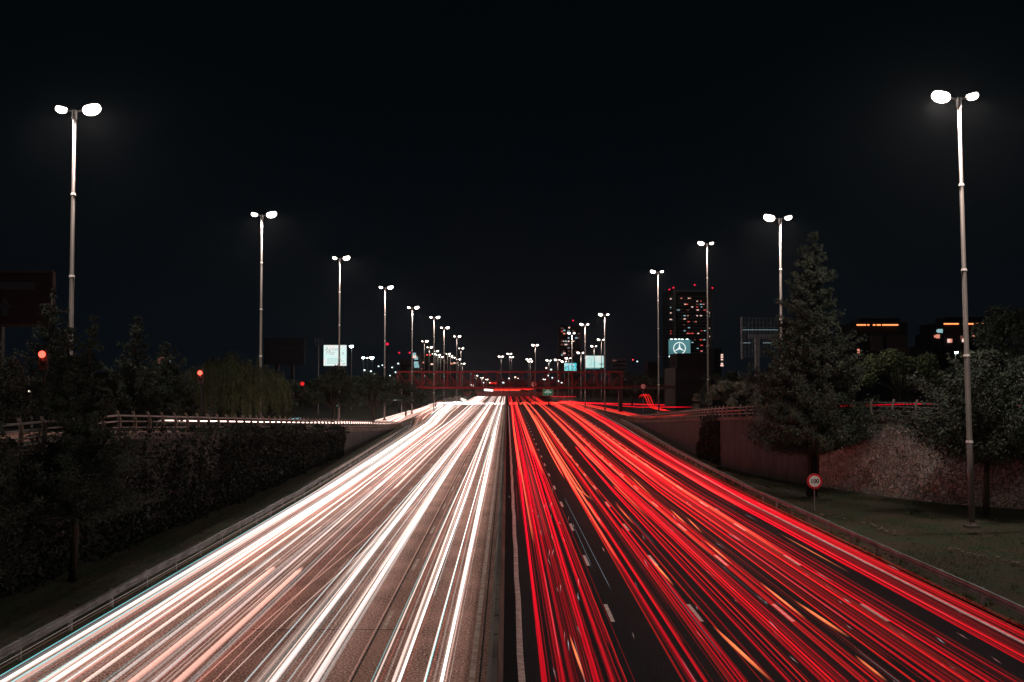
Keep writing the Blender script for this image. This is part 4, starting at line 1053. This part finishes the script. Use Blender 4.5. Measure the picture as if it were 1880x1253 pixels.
# ------------------------------------------------------------------ streams of vehicle light
def trail_material():
    m, t, N, L = nt('light_stream')
    o = N.new('ShaderNodeOutputMaterial'); em = N.new('ShaderNodeEmission'); tr = N.new('ShaderNodeBsdfTransparent'); ad = N.new('ShaderNodeAddShader')
    at = N.new('ShaderNodeAttribute'); at.attribute_name = 'glow'
    L.new(at.outputs['Color'], em.inputs[0]); em.inputs[1].default_value = 1.0
    L.new(em.outputs[0], ad.inputs[0]); L.new(tr.outputs[0], ad.inputs[1]); L.new(ad.outputs[0], o.inputs[0])
    m.cycles.emission_sampling = 'NONE'
    return m
M_TRAIL = trail_material()
class Trails:
    def __init__(s): s.v = []; s.c = []; s.f = []
    def add(s, path, y0, y1, w, col, k=1.0, seg=5, dirn=None, soft=2.6, hgt=None, far=None, endf=None, step=1.0):
        ts = [y0]; y = y0
        while y < y1:
            y += max(.8, (y - (8 if y > 8 else 0)) * .045) * step; ts.append(min(y, y1))
        if len(ts) < 3: ts = [y0, (y0+y1)/2, y1]
        base = len(s.v); n = seg + 1; hgt = hgt or w*.55
        L = y1 - y0; ef = endf or min(1.2, L*.2)
        for t in ts:
            x, z = path(t)
            e = min(1, (t - y0)/ef + .02, (y1 - t)/ef + .02) if ef > 0 else 1
            g = k * (far(t) if far else 1) * max(0, e)
            ww = w * (.35 + .65 * min(1, e * 1.6))
            for i in range(n):
                u = i/seg; a = math.pi*u
                pr = 1 - abs(2*u - 1)**soft
                s.v.append((x - ww/2*math.cos(a), t, z + hgt/2*math.sin(a)))
                s.c.append((col[0]*g*pr, col[1]*g*pr, col[2]*g*pr, 1))
        for j in range(len(ts) - 1):
            for i in range(seg):
                a = base + j*n + i; s.f.append((a, a+1, a+1+n, a+n))
    def build(s, name, label, cat):
        me = bpy.data.meshes.new(name); me.from_pydata(s.v, [], s.f); me.update()
        ca = me.color_attributes.new('glow', 'FLOAT_COLOR', 'POINT')
        ca.data.foreach_set('color', np.array(s.c, dtype=np.float32).ravel())
        me.materials.append(M_TRAIL); me.polygons.foreach_set('use_smooth', [True]*len(me.polygons))
        o = bpy.data.objects.new(name, me); link(o); tag(o, label, cat, kind='stuff'); return o
def mkpath(x, z, wob=.1, spread=None, lane=None, seed=0, bump=0):
    ph = R.uniform(0, 6.3); ph2 = R.uniform(0, 6.3); f = R.uniform(.015, .03)
    def p(y):
        xx = x + wob*math.sin(y*f + ph) + (spread(y) if spread else 0)
        if lane: xx += lane[2]*sm((y - lane[0])/(lane[1] - lane[0]))
        zz = z + zroad(y) + (bump*(math.sin(y*1.9 + ph2)*math.sin(y*.37 + ph) ) if bump else 0)
        return xx, zz
    return p
WARMC = (1.0, .78, .69); PEACH = (1.0, .52, .42); COOLC = (.80, .97, 1.0); CYAN = (.22, .80, .85); REDL = (1.0, .10, .06)
T = Trails()
farw = lambda y: .55 + .9*sm((y - 20)/70)
def spreadL(x):
    return lambda y: -max(0, (-lerp_tab(EDGE_L, y) - 15.05)) * min(1, max(0, (-x - 9)/6))**1.6
Y0 = 6; Y1 = 885
lanes = [(-2.6, 8), (-6.15, 8), (-9.7, 10), (-13.1, 11)]
for li, (lc, ncar) in enumerate(lanes):
    for c_ in range(ncar):
        off = R.gauss(0, .20 if li < 2 else .42); hw = R.uniform(.55, .72)
        z = R.uniform(.6, .8) if R.random() < .8 else R.uniform(.85, 1.1)
        u = R.random(); ya, yb = Y0, Y1
        if u < .32: ya = R.uniform(28, 150)
        elif u < .5: yb = R.uniform(35, 300)
        col = R.choice([WARMC, WARMC, COOLC, PEACH, (1, .9, .86)] if li < 3 else [WARMC, COOLC, COOLC, PEACH, (.55, .9, .95)])
        k = R.choice([.3, .4, .6, .9, 1.5, 2.8]); w = R.choice([R.uniform(.05, .12), R.uniform(.12, .26)])
        wob = R.uniform(.04, .20); sp = spreadL(lc + off)
        lane = (R.uniform(40, 90), R.uniform(190, 300), R.choice([-3.4, 3.4]) if 0 < li < 3 else 0) if R.random() < .08 else None
        ph = R.getstate()
        for s in (-1, 1):
            R.setstate(ph)
            p = mkpath(lc + off, z, wob, sp, lane)
            q = (lambda y, p=p, s=s, hw=hw: (p(y)[0] + s*hw, p(y)[1]))
            T.add(q, ya + (0 if s < 0 else .4), yb, w, col, k, far=farw, endf=.5 if ya > 10 or yb < 400 else .01, soft=2.4)
            if R.random() < .8: T.add((lambda y, q=q: (q(y)[0] + .09, q(y)[1] - .12)), ya, yb, R.uniform(.02, .05), R.choice([PEACH, REDL, CYAN, WARMC]), R.uniform(.25, .6), seg=3, far=farw)
            R.random()
# fine filaments and side marker lines
for i in range(56):
    x = R.uniform(-15.0, -1.6); 
    if i % 3 == 0: x = R.choice([-13.2, -9.75, -14.2, -10.4]) + R.gauss(0, .5)
    ya, yb = (Y0, Y1) if R.random() < .45 else sorted((R.uniform(8, 120), R.uniform(60, 400)))
    T.add(mkpath(x, R.uniform(.4, 1.0), R.uniform(.02, .12), spreadL(x)), ya, max(yb, ya + 15), R.uniform(.015, .045), R.choice([PEACH, PEACH, REDL, WARMC, CYAN, COOLC]), R.uniform(.25, .8), seg=3, far=farw)
# three steady cyan-edged ones and one crossing pair
for x, z, w in ((-14.3, .72, .05), (-13.75, .7, .08), (-13.0, .7, .06), (-12.2, .75, .05), (-2.25, .9, .05)):
    T.add(mkpath(x, z, .03, spreadL(x)), Y0, Y1, w, CYAN, .95, seg=4)
T.add(mkpath(-8.6, .7, .03, None, (24, 72, 1.7)), Y0, 200, .05, PEACH, .6, seg=3); T.add(mkpath(-7.9, .7, .03, None, (24, 72, 1.7)), Y0, 200, .05, WARMC, .7, seg=3)
# lanes that merge from the frontage, only beyond 190 m
for i in range(26):
    x = R.uniform(-26, -15.5); T.add(mkpath(x, R.uniform(.6, .9), .3, lambda y, x=x: (lerp_tab(EDGE_L, y) + 26.5) * .5), R.uniform(200, 330), Y1, R.uniform(.15, .3), R.choice([WARMC, COOLC, PEACH]), R.uniform(.6, 1.6), far=farw)
T.build('headlight_streams', 'white and peach streams of oncoming headlight on the left carriageway', 'light trails')

T = Trails()
RD = (1.0, .0, .016); RD2 = (1.0, .018, .014); ORG2 = (1.0, .21, .07); PK = (1.0, .09, .045)
farr = lambda y: .26 + 1.1*sm((y - 22)/85)
def spreadR(x):
    return lambda y: max(0, (lerp_tab(EDGE_R, y) - 17.85)) * (max(0, x)/17.85)**2
lanes = [(2.1, 10), (5.95, 7), (9.2, 8), (12.5, 10), (15.7, 9)]
offs = {1: (0, .2), 0: (0, .38), 2: (0, .35), 3: (0, .42), 4: (0, .28)}
for li, (lc, ncar) in enumerate(lanes):
    for c_ in range(ncar):
        mu, sg = offs.get(li, (0, .5)); off = R.gauss(mu*.6, sg); hw = R.uniform(.55, .75); z = R.uniform(.7, 1.0)
        ya, yb = Y0, Y1; u = R.random()
        if u < .3: yb = R.uniform(40, 250)
        elif u < .5: ya = R.uniform(22, 120)
        col = R.choice([RD, RD, RD, RD2, RD2, PK if ya > 30 else RD]) if li else R.choice([RD, RD, RD2]); k = R.choice([.3, .5, .75, 1.1, 1.7]); w = R.uniform(.03, .10)
        lane = (R.uniform(40, 90), R.uniform(190, 300), R.choice([-3.4, 3.4]) if 0 < li < 4 else 0) if R.random() < .07 else None
        wob = R.uniform(.03, .16); ph = R.getstate()
        for s in (-1, 1):
            R.setstate(ph); p = mkpath(lc + off, z, wob, spreadR(lc), lane, bump=.03 if li == 0 else 0)
            T.add((lambda y, p=p, s=s, hw=hw: (p(y)[0] + s*hw, p(y)[1])), ya, yb, w, col, k, far=farr, endf=.5 if ya > 10 or yb < 400 else .01, soft=2.4)
            # companion filaments of the same tail lamp
            for q in range(R.choice([1, 1, 2])):
                dx = R.uniform(-.16, .16); T.add((lambda y, p=p, s=s, hw=hw, dx=dx: (p(y)[0] + s*hw + dx, p(y)[1] + .08)), ya, yb, R.uniform(.015, .04), col, R.uniform(.3, .8), seg=3, far=farr)
# wide faint sheets that paint in tail lamp glare and car-body reflections
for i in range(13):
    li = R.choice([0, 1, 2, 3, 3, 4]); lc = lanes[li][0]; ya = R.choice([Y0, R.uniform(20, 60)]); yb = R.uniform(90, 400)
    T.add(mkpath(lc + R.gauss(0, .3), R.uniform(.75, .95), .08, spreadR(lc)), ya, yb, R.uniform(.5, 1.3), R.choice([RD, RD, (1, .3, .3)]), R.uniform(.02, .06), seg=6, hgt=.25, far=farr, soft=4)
# fine dim filaments
for i in range(120):
    li = R.choice([0, 1, 2, 2, 3, 3, 3, 4, 4]); lc = lanes[li][0]; x = lc + R.gauss(0, .75)
    if abs(x - 4.2) < .75 or (abs(x - 7.4) < .5 and R.random() < .8): continue
    ya, yb = (Y0, R.uniform(60, 500)) if R.random() < .6 else sorted((R.uniform(8, 90), R.uniform(40, 240)))
    T.add(mkpath(x, R.uniform(.6, 1.3), R.uniform(.02, .12), spreadR(lc)), ya, max(yb, ya + 12), R.uniform(.012, .035), R.choice([RD, RD, RD, RD2, PK]), R.uniform(.25, .8), seg=3, far=farr)
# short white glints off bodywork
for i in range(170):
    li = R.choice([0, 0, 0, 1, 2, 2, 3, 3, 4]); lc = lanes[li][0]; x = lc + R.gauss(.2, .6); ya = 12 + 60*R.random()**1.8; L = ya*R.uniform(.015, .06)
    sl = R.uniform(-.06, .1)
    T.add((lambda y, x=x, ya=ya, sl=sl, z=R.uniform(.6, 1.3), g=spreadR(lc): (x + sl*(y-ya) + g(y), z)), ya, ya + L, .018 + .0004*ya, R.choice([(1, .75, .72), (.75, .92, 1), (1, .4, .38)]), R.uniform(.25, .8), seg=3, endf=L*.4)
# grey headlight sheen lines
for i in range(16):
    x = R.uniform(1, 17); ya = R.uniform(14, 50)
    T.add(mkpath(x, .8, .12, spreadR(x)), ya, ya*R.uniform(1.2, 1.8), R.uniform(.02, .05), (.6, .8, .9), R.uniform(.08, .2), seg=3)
# orange indicator dashes, placed where the photograph shows them
for (ax, ay, bx, by, w, k) in ((1190, 1022, 1238, 1077, .10, 1.7), (1395, 1070, 1480, 1138, .10, 1.7), (1460, 1105, 1560, 1172, .14, 1.5), (1310, 1152, 1418, 1253, .13, 1.6), (1292, 992, 1345, 1037, .08, 1.8), (1150, 867, 1200, 915, .08, 1.4), (1050, 890, 1090, 920, .08, 1.4), (1045, 1165, 1075, 1253, .07, 1.5), (1230, 935, 1262, 965, .08, 1.7), (1570, 1205, 1630, 1253, .10, 1.2), (1130, 925, 1165, 965, .07, 1.3), (1430, 980, 1560, 1052, .07, 1.0), (1260, 950, 1290, 980, .07, 1.8)):
    a = at_z(ax, ay, .85); b_ = at_z(bx, by, .85)
    if a.y < b_.y: a, b_ = b_, a
    T.add((lambda y, a=a, b_=b_: (b_.x + (a.x - b_.x)*(y - b_.y)/(a.y - b_.y), .85)), b_.y, a.y, w*1.1, ORG2, k, seg=5, endf=(a.y-b_.y)*.45)
# bright strands seen mainly in the middle distance
for i in range(30):
    li = R.choice([0, 1, 1, 2, 2, 3, 3, 4, 4]); lc = lanes[li][0]; ya = R.uniform(42, 120)
    T.add(mkpath(lc + R.choice([-.65, .65]) + R.gauss(0, .22), R.uniform(.7, 1.0), .1, spreadR(lc)), ya, R.uniform(220, 885), R.uniform(.07, .16), R.choice([PK, (1, .13, .06)]), R.uniform(.8, 1.5), seg=5, endf=ya*.12, far=farr, soft=2.4)
# extra lanes beyond the merge on the right
for i in range(18):
    x = R.uniform(17, 24); T.add(mkpath(x, R.uniform(.7, 1.0), .3), R.uniform(200, 320), R.uniform(420, 885), R.uniform(.08, .2), R.choice([RD2, PK]), R.uniform(.5, 1), far=farr)
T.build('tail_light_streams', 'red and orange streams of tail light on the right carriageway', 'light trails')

# frontage roads, slip roads and the cross street
T = Trails()
for i, (dx, w, k) in enumerate(((-1.2, .42, 2.5), (-2.6, .34, 2.4), (-1.9, .16, 1.5), (-3.2, .12, 1.2))):
    T.add(lambda y, dx=dx: (fr_l(y) + dx, zt_l(y) + .72), 66 + 12*(i % 2), 240, w, (1, .72, .62), k, seg=5)
for i in range(6):
    x = -27.6 + i*.55
    T.add(lambda y, x=x: (x + (y-150)*.012, zt_l(y) + .95 + .02*(x+27)), R.uniform(140, 170), R.uniform(270, 330), R.uniform(.2, .4), R.choice([WARMC, PEACH]), 1.7, seg=5)
for i in range(7):
    x = -20.4 - i*.3
    T.add(lambda y, x=x, i=i: (x - max(0, y - 215)*(.01 + .004*i), max(.3, zt_l(y)) + .7), R.uniform(158, 190), R.uniform(300, 345), R.uniform(.12, .3), R.choice([WARMC, PEACH, PEACH]), 1.2, seg=5)
T.add(lambda y: (-38 + (y - 60)*.02, zt_l(y) + .8), 62, 68, .15, CYAN, .8)
T.build('frontage_headlight_streams', 'white streams of light behind the left parapet on the frontage road', 'light trails')
T = Trails()
for i in range(9):
    dx = i*.45
    T.add(lambda y, dx=dx: (lerp_tab(XW_R, min(y, 222)) + 1.8 + dx - max(0, y - 222)*.035, max(.0, zt_r(y)) + .8), R.uniform(128, 185), R.uniform(340, 420), R.uniform(.1, .22), R.choice([RD2, PK, RD]), R.uniform(.8, 1.5), seg=5)
for i in range(5):
    T.add(lambda y, i=i: (31.5 + .25*i + (y-165)*.02 - max(0, y - 240)*.12, 4.5 - (min(y, 250) - 165)*.028 - max(0, y - 250)*.008), 165 + 6*i, 380, R.uniform(.08, .16), RD, 1.0, seg=4)
T.add(lambda y: (lerp_tab(XW_R, y) + 3.2, zt_r(y) + .85), 66, 84, .14, RD, .9)
T.add(lambda y: (lerp_tab(XW_R, y) + 4.2, zt_r(y) + .85), 66, 128, .10, RD, .5)
T.build('frontage_tail_light_streams', 'red streams of light along the right frontage and slip roads', 'light trails')
# loop ramp squiggle (drawn along x, so its own little sweep) and cross street lights
def xsweep(name, curves, label):
    b = []; c = []; f = []
    for pts, w, col, k in curves:
        base = len(b)
        for i, p in enumerate(pts):
            q = pts[min(i+1, len(pts)-1)] - pts[max(i-1, 0)]; q = q.normalized(); s = q.cross(Vector((0, 1, 0))).normalized(); g = k*(.15 if i in (0, len(pts)-1) else 1)
            for u in range(5):
                a = math.pi*u/4; pr = 1 - abs(u/2 - 1)**2.6
                b.append(tuple(p + s*(-math.cos(a))*w/2 - Vector((0, 1, 0))*math.sin(a)*w*.3)); c.append((col[0]*g*pr, col[1]*g*pr, col[2]*g*pr, 1))
        for i in range(len(pts)-1):
            for u in range(4): a = base + i*5 + u; f.append((a, a+1, a+6, a+5))
    me = bpy.data.meshes.new(name); me.from_pydata(b, [], f); me.update()
    ca = me.color_attributes.new('glow', 'FLOAT_COLOR', 'POINT'); ca.data.foreach_set('color', np.array(c, dtype=np.float32).ravel()); me.materials.append(M_TRAIL)
    o = bpy.data.objects.new(name, me); link(o); tag(o, label, 'light trails', kind='stuff')
cv = []
for dx, dy in ((0, 0), (4, -.5), (9, 0)):
    cv.append(([at_y(x + dx, y + dy, 235 - i*3) for i, (x, y) in enumerate(((1173, 731), (1176, 726), (1181, 724.5), (1185, 729), (1188, 738), (1192, 745), (1198, 750), (1212, 753), (1222, 755)))], .15, RD2, 1.5))
xsweep('loop_ramp_streams', cv, 'curling red tail light lines coming down the loop ramp')
cv = [([at_y(x, 714.5 + .7*math.sin(x*.3), 556) for x in range(906, 985, 4)], 1.1, RD2, 1.3), ([at_y(x, 717, 556) for x in range(905, 960, 4)], .8, PK, 1.0),
      ([at_y(x, 716 + (x-890)*.09, 556) for x in range(888, 908, 3)], 1.3, (1, .9, .85), 2.5), ([at_y(x, 708.5, 700) for x in range(858, 872, 3)], 2.0, WARMC, 2.0),
      ([at_y(x, 733 + (x-847)*.4, 380) for x in range(845, 860, 3)], 1.2, (1, .8, .7), 1.6), ([at_y(x, 738.5, 380) for x in range(830, 880, 4)], .5, (.8, .95, 1), 1.3),
      ([at_y(x, 704, 800) for x in range(898, 914, 3)], 1.3, RD2, 1.6), ([at_y(x, 728.5, 420) for x in range(1010, 1060, 4)], .4, RD, .8), ([at_y(x, 739 + (x-1040)*.028, 330) for x in range(1040, 1290, 8)], .4, RD, 1.1)]
xsweep('cross_street_streams', cv, 'short white and red light lines on the cross street and far junction')
cv = [([at_y(x, 770 - (x-530)*.09, 130) for x in range(530, 556, 4)], .12, CYAN, .7), ([at_y(x, 735 - (x-720)*.0, 235) for x in range(720, 768, 5)], .25, COOLC, .7), ([at_y(x, 797.5 - (x-285)*.1, 64) for x in range(285, 325, 5)], .1, CYAN, .6),
      ([at_y(x, 746 - (x-610)*.1, 190) for x in range(610, 624, 4)], .3, CYAN, .6), ([at_y(x, 740, 210) for x in range(662, 674, 4)], .25, CYAN, .5)]
xsweep('side_street_streams', cv, 'short cyan light lines on the side street behind the left parapet')

# ------------------------------------------------------------------ thin air volume, added to give the lamps faint halos
hz = MB().box((0, 1600, 46.5), (7400, 4300, 107)).build('haze', None); tag(hz, 'thin haze added over the motorway to give the lamps halos', None, None, 'stuff')
m, t, N, L = nt('added_haze'); o_ = N.new('ShaderNodeOutputMaterial'); v_ = N.new('ShaderNodeVolumePrincipled')
v_.inputs['Density'].default_value = .00006; v_.inputs['Anisotropy'].default_value = .82; v_.inputs['Color'].default_value = (.85, .92, 1, 1)
L.new(v_.outputs[0], o_.inputs['Volume']); hz.data.materials.clear(); hz.data.materials.append(m)
